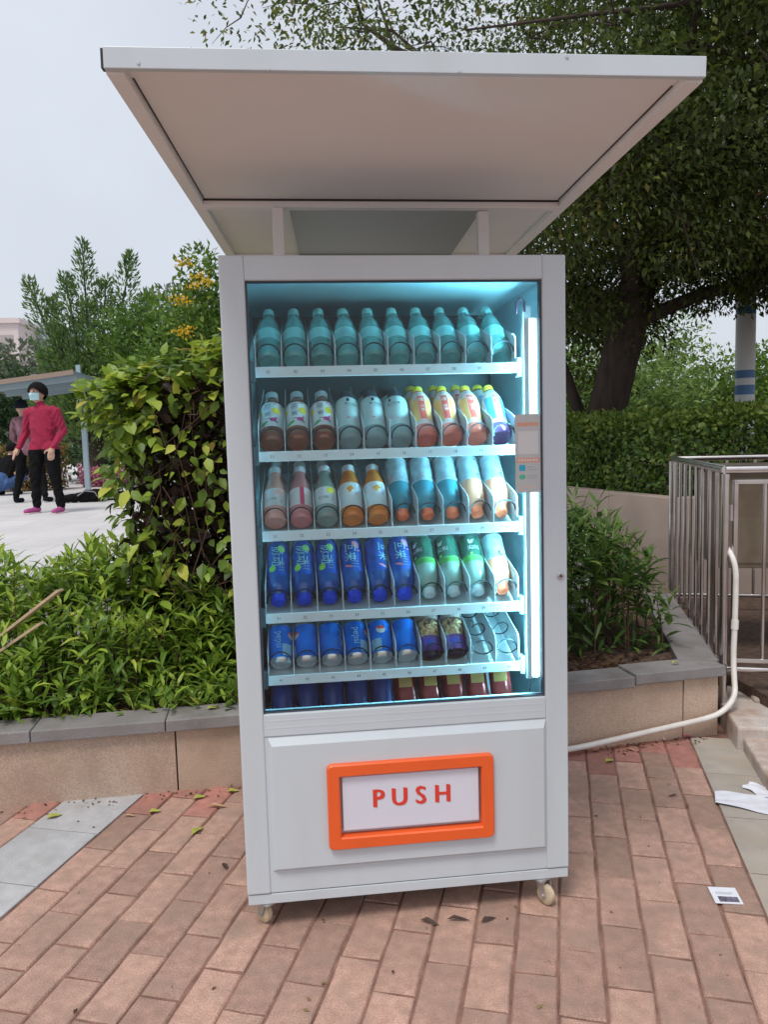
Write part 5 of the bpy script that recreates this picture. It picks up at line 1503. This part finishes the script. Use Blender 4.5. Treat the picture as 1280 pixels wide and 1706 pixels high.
pr.append((hk, .082, hk + Vector((0, -.01, .02)), .08, 3, (.92, 1.05, 1.12))); pr.append((hk + Vector((0, -.095, -.01)), .01, hk + Vector((0, -.105, -.03)), .012, 3, None))
obj('body', body_mesh('body', pr, [c_black, c_jeans, c_navy, skin], .0115, 3), K_)
cap_shell(hk + Vector((0, .015, .012)), .094, .108, .110, .03, 2.0, 1.25, c_hair, 'hair', K_, jag=.06)

# dark bag lying on the plaza
bg_ = empty('bag', (-3.42, 9.2, 0.70), R(8))
tag(bg_, 'black bag lying flat on the plaza half hidden by the vine bush', 'bag')
obj('bag_body', body_mesh('bag_body', [((-.28, 0, .06), .055, (-.02, .02, .075), .07, 0, None), ((-.02, .02, .075), .075, (.26, .0, .09), .085, 0, None), ((.05, 0, .12), .06, (.22, .03, .14), .05, 0, None)], [c_black], .014, 3), bg_)
MB().tube([(-.05, -.06, .10), (.05, -.09, .17), (.18, -.08, .15), (.22, -.07, .08)], .010, 6).build('handle', mat('bag_strap', (.25, .24, .24), .8), bg_, 60)

# ------------------------------------------------------------------ shelter, far hedges, far trees, houses
sh_ = empty('shelter', (-3.48, 9.9, 0.70))
tag(sh_, 'small shelter with pale blue-grey roof and timber edge behind the people', 'shelter')
m_roof = mat('shelter_roof', (0.20, 0.29, 0.32), 0.6, var=.1, vs_=3); m_edge = mat('timber_edge', (0.30, 0.225, 0.18), 0.8); m_post = mat('shelter_post', (0.33, 0.42, 0.47), 0.5)
Mr = Matrix.Translation((0.0, 0, 0)) @ Matrix.Rotation(R(-7), 4, 'Y')
MB().box(-1.05, .30, -.75, 1.1, 1.80, 1.84, M=Mr).build('roof_sheet', m_roof, sh_)
MB().box(-1.07, .30, -.79, -.752, 1.79, 1.855, M=Mr).build('roof_edge', m_edge, sh_)
MB().box(-1.09, -1.052, -.78, 1.1, 1.79, 1.855, M=Mr).build('roof_edge', m_edge, sh_)
for y in (-.6, .2, .9): MB().box(-1.0, .28, y, y + .05, 1.72, 1.799, M=Mr).build('rafter', m_post, sh_)
for x, y in ((0.02, -.2), ): MB().box(x - .036, x + .036, y - .036, y + .036, 0, 1.72 + .12 * x, b=.006).build('post', m_post, sh_)
MB().box(-.04, .02, -.23, -.17, 1.83, 2.00).build('finial_post', m_post, sh_)

def blob_tree(name, label, cat, base, blobs, n, size, m, trunk_r=.09, group=None, shape='small', up=.2, flat=.75, tint_off=0.0):
    e = empty(name, base); B0 = np.array(base, float); tag(e, label, cat, group)
    vol = np.array([b[3] * b[4] * b[5] for b in blobs]) ** .67; ks = rng.choice(len(blobs), n, p=vol / vol.sum())
    bl = np.array(blobs, float)[ks]
    dv = rdir(n); rr = rng.uniform(.0, 1, (n, 1)) ** .33
    # ragged: sub-clumps inside every blob
    sub = rdir(n * 1) * .0
    off = dv * rr * bl[:, 3:6]
    q = np.floor(off * 3.1 / (bl[:, 3:6].mean(axis=1, keepdims=True) + .01) + .5)
    h = np.modf(np.abs(np.sin(q @ np.array([12.98, 78.2, 37.7]) + ks * 5.1) * 43758.5))[0]
    keep = h > .22
    pos = bl[:, :3] + off * (0.92 + .28 * h[:, None])
    pos, off, h = pos[keep], off[keep], h[keep]; N = len(pos)
    d = unit(off + rdir(N) * .6 + np.array([0, 0, up]))
    o = leaf_obj('crown', shape, pos - B0, d, unit(rdir(N) * .7 + np.array([0, 0, 1])), rng.uniform(.7, 1.3, N) * size, np.clip(rng.beta(2, 2, N) * .75 + .3 * (h - .4) + tint_off, 0, 1), m, e); tag(o, kind='stuff')
    if trunk_r:
        t = MB()
        for b in blobs:
            t.tube([(0, 0, 0), tuple((np.array(b[:3]) - B0) * np.array([.35, .35, .45])), tuple(np.array(b[:3]) - B0)], [trunk_r, trunk_r * .6, trunk_r * .2], 7)
        t.build('trunk', m_bark, e, 60)
    return e
lm['treeA'] = leafmat('leaf_upright_tree', [(0, (.06, .125, .055)), (.6, (.14, .25, .07)), (1, (.28, .37, .10))])
lm['treeB'] = leafmat('leaf_yellow_green', [(0, (.06, .13, .025)), (.6, (.14, .25, .035)), (1, (.27, .36, .06))])
lm['grey'] = leafmat('leaf_grey_green', [(0, (.09, .12, .08)), (.6, (.16, .19, .12)), (1, (.26, .28, .20))])
lm['dark'] = leafmat('leaf_dark_far', [(0, (.025, .06, .03)), (.6, (.06, .115, .04)), (1, (.12, .18, .06))])
lm['yellow_hedge'] = leafmat('leaf_yellow_hedge', [(0, (.09, .09, .02)), (.5, (.20, .16, .03)), (.8, (.22, .09, .05)), (1, (.30, .24, .05))])
lm['pinkfl'] = leafmat('petal_pink', [(0, (.10, .12, .05)), (.3, (.45, .12, .22)), (1, (.62, .25, .35))])
lm['yellowfl'] = leafmat('petal_yellow', [(0, (.65, .38, .02)), (1, (.80, .58, .04))])

# upright, feathery tree
tA = empty('feathery_tree', (-4.6, 14.8, 0.70)); A0 = np.array([-4.6, 14.8, .70])
tag(tA, 'feathery dark green tree with upright plumes against the sky at left', 'tree')
pl_ = []
tips = [(-5.75, 14.8, 4.95), (-5.35, 15.0, 4.6), (-4.62, 14.8, 5.72), (-4.95, 14.6, 5.0), (-3.62, 14.7, 5.45), (-4.2, 14.9, 5.0), (-3.3, 14.8, 4.7), (-5.2, 14.5, 4.0), (-4.5, 14.4, 4.4), (-3.8, 14.5, 4.2), (-5.5, 14.7, 3.5), (-4.0, 14.6, 3.4), (-4.8, 14.4, 3.3), (-3.3, 14.7, 3.6), (-2.9, 14.9, 4.1), (-5.0, 14.5, 2.7), (-4.2, 14.4, 2.6), (-3.4, 14.5, 2.7), (-5.9, 14.9, 2.8)]
PA, DA = [], []
tbm = MB(); tbm.tube([(0, 0, 0), (.02, 0, 1.0), (.0, 0, 2.2)], [.16, .12, .08], 9)
for tp in tips:
    tp = np.array(tp); b0 = A0 + np.array([(tp[0] - A0[0]) * .35, 0, (tp[2] - A0[2]) * .45])
    tbm.tube([tuple(np.array([0, 0, .8])), tuple(b0 - A0), tuple(tp - A0)], [.06, .04, .01], 6)
    k = 950; t = rng.uniform(0, 1, k) ** .8
    ax = tp - b0; w = .60 * (1 - t) ** .8 + .09
    sid = rdir(k); p = b0 + ax * t[:, None] + sid * (w * rng.uniform(0, 1, k) ** .5)[:, None]
    # plume texture: side sprigs
    PA.append(p); DA.append(unit(ax / np.linalg.norm(ax) * .9 + sid * .8 + rdir(k) * .3))
PA, DA = np.concatenate(PA), np.concatenate(DA); n = len(PA)
o = leaf_obj('crown', 'small', PA - A0, DA, rdir(n), rng.uniform(.07, .16, n), np.clip(rng.beta(2, 2, n) + .2 * (3.8 - PA[:, 2]) / 3, 0, 1), lm['treeA'], tA, wide=.6); tag(o, kind='stuff')
tbm.build('trunk', m_bark, tA, 60)

tB = blob_tree('flowering_tree', 'bright green tree with clusters of yellow flowers beside the machine top', 'tree', (-1.5, 10.6, 0.70),
    [(-1.7, 10.4, 4.15, .38, .5, .40), (-1.45, 10.4, 3.7, .55, .6, .5), (-1.95, 10.3, 3.45, .5, .5, .42), (-2.25, 10.4, 3.05, .45, .5, .45), (-1.5, 10.2, 2.9, .7, .6, .6), (-1.9, 10.3, 2.3, .7, .6, .6), (-.9, 10.6, 3.4, .7, .6, .7), (-2.55, 10.6, 2.5, .45, .5, .5)], 7000, .11, lm['treeB'], .05)
fp = []
for (x, y, z) in ((-1.93, 9.95, 4.22), (-1.70, 9.9, 4.02), (-1.80, 9.85, 3.86), (-2.02, 9.8, 3.66), (-1.92, 9.8, 3.62), (-1.97, 9.75, 3.14), (-1.89, 9.75, 3.20), (-1.58, 9.8, 3.9)):
    fp.append(np.array([x, y, z]) + rng.normal(size=(42, 3)) * np.array([.075, .05, .028]))
fp = np.concatenate(fp); n = len(fp)
o = leaf_obj('flowers', 'ovate', fp - np.array([-1.5, 10.6, .7]), rdir(n), rdir(n), rng.uniform(.035, .06, n), rng.uniform(0, 1, n), lm['yellowfl'], tB); tag(o, kind='stuff')
blob_tree('grey_tree', 'thin grey-green tree between the feathery tree and the flowering tree', 'tree', (-3.3, 16.5, .7), [(-3.0, 16.5, 4.7, .7, .6, .5), (-2.4, 16.6, 4.5, .7, .6, .6), (-3.4, 16.4, 3.9, .8, .7, .7), (-2.6, 16.4, 3.6, .8, .7, .8), (-1.8, 16.4, 4.2, .8, .6, .8), (-2.2, 16.2, 2.8, 1.0, .7, .8)], 6500, .13, lm['grey'], .07)
blob_tree('bushy_tree', 'mid green bushy tree behind the shelter roof', 'tree', (-3.0, 13.0, .7), [(-3.5, 13.0, 3.6, .6, .6, .45), (-2.8, 13.0, 3.9, .6, .6, .45), (-2.2, 13.0, 3.6, .6, .6, .5), (-3.3, 13.0, 3.2, .7, .6, .5), (-2.7, 13.0, 3.4, .6, .6, .5), (-2.3, 12.8, 2.7, .7, .6, .6), (-3.1, 12.8, 2.5, .7, .6, .6), (-2.2, 12.7, 1.7, .8, .6, .8), (-3.2, 12.8, 1.7, .7, .6, .7)], 8500, .12, lm['treeB'], .06, tint_off=-.1)
blob_tree('dark_tree', 'dark green tree at the left edge behind the dark cap', 'tree', (-7.2, 17.2, .7), [(-7.4, 17, 2.9, .9, .7, .7), (-6.7, 16.9, 2.5, .8, .7, .7), (-7.6, 16.8, 1.9, .9, .7, .8), (-6.7, 16.7, 1.7, .9, .7, .8), (-8.4, 17, 2.6, .9, .8, .9)], 6500, .14, lm['dark'], .07)
blob_tree('dark_tree', 'dark green tree directly behind the crimson sweater', 'tree', (-5.3, 17.4, .7), [(-5.6, 17.2, 2.5, .8, .7, .7), (-4.9, 17.1, 2.6, .8, .7, .7), (-5.5, 16.9, 1.7, .9, .7, .8), (-4.6, 16.9, 1.7, .9, .7, .8), (-3.9, 17.0, 2.1, .9, .7, .9)], 6500, .14, lm['dark'], .07)
blob_tree('pale_tree', 'pale olive tree below the far pink house', 'tree', (-8.6, 22, .7), [(-9.6, 22, 3.9, 1.2, .8, .8), (-8.2, 22, 3.9, 1.1, .8, .8), (-6.9, 22, 3.8, 1.2, .8, .8), (-5.6, 22, 3.7, 1.1, .8, .9), (-8.8, 21.8, 2.6, 1.4, .8, 1.0), (-6.6, 21.8, 2.5, 1.4, .8, 1.0)], 7000, .18, lm['grey'], .08)
def box_hedge(name, label, x0, x1, y0, y1, z0, z1, n, size, m, cat='hedge'):
    e = empty(name, ((x0 + x1) / 2, (y0 + y1) / 2, z0)); E_ = np.array(e.location); tag(e, label, cat)
    p = np.stack([rng.uniform(x0, x1, n), rng.uniform(y0, y1, n), rng.uniform(z0, z1, n)], 1)
    p[:, 2] += .05 * np.sin(p[:, 0] * 5) + .03 * np.sin(p[:, 0] * 13)
    o = leaf_obj('foliage', 'small', p - E_, rdir(n) + np.array([0, 0, .3]), unit(rdir(n) + np.array([0, 0, 1])), rng.uniform(.7, 1.3, n) * size, rng.beta(2, 2, n), m, e, wide=1.2); tag(o, kind='stuff')
    s = MB()
    for k in range(14):
        x = x0 + (x1 - x0) * (k + .5) / 14; s.tube([(x - E_[0], 0, 0), (x - E_[0] + .05, .05, (z1 - z0) * .8)], [.015, .006], 5)
    o = s.build('stems', m_twig, e, 60); tag(o, kind='stuff')
box_hedge('low_hedge', 'low yellowish hedge behind the crouching person', -8.6, -4.75, 12.7, 13.5,   .70, 1.52, 9000, .075, lm['yellow_hedge'])
box_hedge('flower_bed', 'bed of pink flowers on the plaza beside the vine bush', -4.7, -3.0, 13.5, 14.2, .70, 1.08, 4200, .055, lm['pinkfl'], 'flowers')
# right-hand far growth, seen under the big tree
for i, (x, y, lab, key) in enumerate(((4.6, 11.6, 'pale green bush seen left of the leaning trunk', 'treeB'), (6.6, 12.6, 'light green bush between the trunk and the striped pole', 'far'), (8.3, 13.0, 'light green bush left of the striped pole', 'treeB'), (9.9, 12.6, 'yellow-green bush right of the striped pole', 'treeB'), (5.6, 14.5, 'mid green tree far behind the leaning trunk', 'far'), (8.8, 16.5, 'tall mid green tree far behind the striped pole', 'far'))):
    hgt = 2.0 if i < 4 else 3.4
    blob_tree('bush' if i < 4 else 'far_tree', lab, 'bush' if i < 4 else 'tree', (x, y, .9), [(x + rng.uniform(-.7, .7), y + rng.uniform(-.3, .3), .9 + hgt * t, .85, .7, .6) for t in (.2, .35, .5, .65, .8, .9, .3, .6)], 4200, .12, lm[key], .05, tint_off=.1)
# the wood closing the view
n = 15000
p = np.stack([rng.uniform(-45, 60, n), rng.uniform(38, 44, n), .7 + 4.2 * rng.uniform(0, 1, n) ** .8], 1)
p[:, 2] *= 1 + .25 * np.sin(p[:, 0] * .7) + .15 * np.sin(p[:, 0] * 1.9)
o = leaf_obj('far_wood', 'ovate', p, rdir(n) + np.array([0, 0, .4]), rdir(n), rng.uniform(.4, .8, n), rng.beta(2, 2, n), lm['dark']); tag(o, 'distant band of green trees closing the view beyond the plaza', 'trees', kind='stuff')

def house(label, x0, x1, y, z1, cwall, cols, rows):
    e = empty('apartment_building', ((x0 + x1) / 2, y, .7)); tag(e, label, 'building')
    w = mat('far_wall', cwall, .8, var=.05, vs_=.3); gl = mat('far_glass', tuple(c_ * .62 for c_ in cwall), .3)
    X = (x0 + x1) / 2
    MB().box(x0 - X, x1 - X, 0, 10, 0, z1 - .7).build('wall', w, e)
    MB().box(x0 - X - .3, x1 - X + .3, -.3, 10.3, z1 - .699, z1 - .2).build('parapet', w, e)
    for r_ in range(rows):
        for k in range(cols):
            xc = x0 - X + (x1 - x0) * (k + .5) / cols; zc = z1 - 2.6 - r_ * 3.0
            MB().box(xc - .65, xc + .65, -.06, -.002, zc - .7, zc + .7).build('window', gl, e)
house('far pale pink apartment block above the trees at the left edge', -45, -28.6, 82, 14.5, (.62, .53, .52), 7, 3)  # distance haze put into a paler wall colour
house('far pale blue-grey apartment block right of the pink one', -29.2, -26.3, 88, 14.8, (.42, .47, .53), 1, 3)

# ------------------------------------------------------------------ battens, litter, fallen leaves
m_wood = mat('pale_timber', (.52, .38, .26), .8, var=.15, vs_=10, stretch=(1, 1, 8))
for (a, b, w, lab) in (((-2.10, 1.54, .33), (-1.38, 1.30, .845), .044, 'pale wooden batten sticking out of the shrub at left, the upper one'), ((-2.05, 1.43, .33), (-1.47, 1.30, .70), .030, 'thinner wooden batten below the other at left')):
    a, b = Vector(a), Vector(b); t = b - a
    o = MB().box(-w / 2, w / 2, -.006, .006, 0, t.length, b=.001).build('timber_batten', m_wood); o.location = a; o.rotation_euler = t.to_track_quat('Z', 'Y').to_euler(); tag(o, lab, 'batten', 'battens in the shrub')

def crumple(w, l, name, m, amp, seed, nx=10, ny=14):
    r2 = np.random.RandomState(seed); v = []; f = []
    ph_ = r2.uniform(0, 6, 4)
    for j in range(ny + 1):
        for i in range(nx + 1):
            a, b = i / nx - .5, j / ny - .5
            taper = 1 - .75 * max(0, b) ** 1.2
            z = amp * (1 + math.sin(a * 7 + ph_[0] + b * 4) * .6 + math.sin(b * 9 + ph_[1]) * .5 + .4 * math.sin(a * 15 + b * 11 + ph_[2]))
            v.append((a * w * taper + .006 * math.sin(b * 6), b * l, max(.001, z)))
    for j in range(ny):
        for i in range(nx): q = j * (nx + 1) + i; f.append((q, q + 1, q + nx + 2, q + nx + 1))
    return MB().add(v, f).build(name, m, None, None)
o = crumple(.15, .30, 'paper_scrap', m_paper, .0045, 3); o.location = (1.445, .505, .003); o.rotation_euler = (0, 0, R(62)); tag(o, 'crumpled white paper lying on the right-hand slabs', 'paper')
o = crumple(.09, .14, 'paper_scrap', m_paper, .006, 5); o.location = (1.53, .60, .003); o.rotation_euler = (0, 0, R(30)); tag(o, 'smaller white paper scrap at the right edge behind the crumpled one', 'paper')
cd = empty('leaflet_card', (.996, -.045, .003), R(-14)); tag(cd, 'small white printed card lying on the pavers at bottom right', 'card')
MB().box(-.042, .042, -.042, .046, 0, .002).build('card', m_paper, cd)
MB().box(-.026, .034, -.034, -.006, .0021, .0026).build('picture_print', mat('card_picture', (.14, .12, .17), .5, var=.6, vs_=70), cd)
h = MB()
for z in (.006, .011, .016): h.box(-.028, .012 + z, z, z + .002, .0021, .0025)
h.build('text_print', m_st_t, cd)
o = MB().tube([(1.395, 1.17, .006), (1.40, 1.205, .010)], .0045, 8).build('cigarette_butt', mat('butt_white', (.7, .68, .62), .8), None, 50); tag(o, 'white cigarette butt below the pipe beside the planter wall', 'cigarette butt')

leaf_cols = {'yg': mat('fallen_yellow_green', (.36, .37, .07), .6, var=.15, vs_=30), 'tan': mat('fallen_tan', (.42, .27, .15), .7, var=.15, vs_=30), 'dark': mat('fallen_dark', (.055, .03, .022), .7, var=.2, vs_=30), 'pink': mat('fallen_pink', (.45, .10, .14), .6)}
def fallen(x, y, size, rz, c_, label, z=0.0, wide=1.0):
    V, F = SH['ovate']
    me = bpy.data.meshes.new('fallen_leaf'); me.from_pydata([(a * wide * size, b * size, (abs(a) * .35 + .03 + .05 * math.sin(b * 5)) * size) for a, b, _ in V], [], F)
    me.materials.append(leaf_cols[c_]); o = obj('fallen_leaf', me); o.location = (x, y, z + .0035); o.rotation_euler = (0, 0, R(rz))
    tag(o, label, 'leaf', 'fallen leaves')
fallen(-1.355, .85, .06, -60, 'yg', 'yellow-green fallen leaf on the grey slab at left')
fallen(-.955, .835, .05, -80, 'yg', 'yellow-green fallen leaf right of the grey slab, nearest it')
fallen(-.79, .925, .055, -70, 'yg', 'yellow-green fallen leaf close to the wall joint')
fallen(-.655, .97, .05, -85, 'yg', 'yellow-green fallen leaf at the wall foot beside the machine')
fallen(-.755, .62, .07, -30, 'yg', 'yellow-green fallen leaf farthest out from the wall at left', wide=.7)
fallen(-1.05, .82, .05, -95, 'tan', 'pale narrow fallen leaf beside the grey slab', wide=.45)
fallen(-.72, .84, .08, -95, 'tan', 'tan narrow fallen leaf near the wall beside the machine', wide=.4)
fallen(-.60, .36, .05, 20, 'dark', 'dark fallen leaf left of the machine on the pavers', wide=.6)
fallen(.10, -.03, .07, -100, 'dark', 'curled dark fallen leaf under the front of the machine', wide=.32)
fallen(.20, -.06, .055, -70, 'dark', 'small dark fallen leaf in front of the machine', wide=.5)
fallen(.02, -.02, .06, -120, 'dark', 'dark fallen leaf under the machine, left of the curled one', wide=.5)
fallen(1.18, .62, .04, 80, 'dark', 'dark fallen leaf on the pavers right of the machine', wide=.5)
fallen(1.02, .98, .05, -70, 'yg', 'yellow fallen leaf at the wall foot right of the machine')
fallen(1.20, 1.07, .045, 30, 'tan', 'tan fallen leaf below the pipe')
fallen(1.49, 1.185, .06, -90, 'pink', 'pink petal-like leaf at the wall foot by the slabs', wide=.7)
fallen(1.45, .21, .05, -40, 'yg', 'yellow-green fallen leaf near the right edge')
fallen(1.46, 1.24, .05, -80, 'yg', 'yellow fallen leaf on the right-hand cap stones', z=.352, wide=.6)
fallen(-.74, 1.09, .05, -80, 'yg', 'yellow-green fallen leaf on the cap stones at left', z=.326)
# crumbs of leaf and twig gathered along the wall foot and in the gutter: too small to count
n = 420
pp_ = np.zeros((n, 3))
for i in range(n):
    if i < 190:
        x = rng.uniform(.55, 1.6); pp_[i] = (x, wall_y(x) - abs(rng.normal()) * .05 - .005, .004)
    elif i < 300:
        q = uv(rng.uniform(1.27, 1.36), rng.uniform(.6, 1.6)); pp_[i] = (q.x, q.y, .004)
    elif i < 360:
        x = rng.uniform(-1.6, -.5); pp_[i] = (x, wall_y(x) - abs(rng.normal()) * .05 - .004, .004)
    else: pp_[i] = (rng.uniform(-1.3, 1.4), rng.uniform(-.5, .9), .004)
dd = rdir(n); dd[:, 2] *= .1
o = leaf_obj('leaf_litter', 'small', pp_, dd, np.tile([0, 0, 1.0], (n, 1)), rng.uniform(.006, .022, n), rng.uniform(0, 1, n), leafmat('litter', [(0, (.05, .03, .02)), (.6, (.16, .09, .05)), (1, (.35, .27, .12))])); tag(o, 'crumbs of dead leaves scattered on the pavers', 'litter', kind='stuff')
n = 1500
pp_ = np.stack([rng.uniform(.8, 1.75, n), np.zeros(n), np.full(n, .298)], 1); pp_[:, 1] = [wall_y(x) + .15 + abs(rng.normal()) * .25 for x in pp_[:, 0]]
k = n // 2; pp_[:k, 0] = rng.uniform(-2.2, -.4, k); pp_[:k, 1] = [wall_y(x) + .12 + abs(rng.normal()) * .06 for x in pp_[:k, 0]]
o = leaf_obj('bed_litter', 'lance', pp_, rdir(n) * np.array([1, 1, .15]), np.tile([0, 0, 1.0], (n, 1)) + rdir(n) * .3, rng.uniform(.02, .07, n), rng.uniform(0, 1, n), leafmat('bed_litter', [(0, (.04, .02, .015)), (.6, (.14, .065, .04)), (1, (.28, .17, .08))])); tag(o, 'dead brown leaves on the soil of the planter beds', 'litter', kind='stuff')
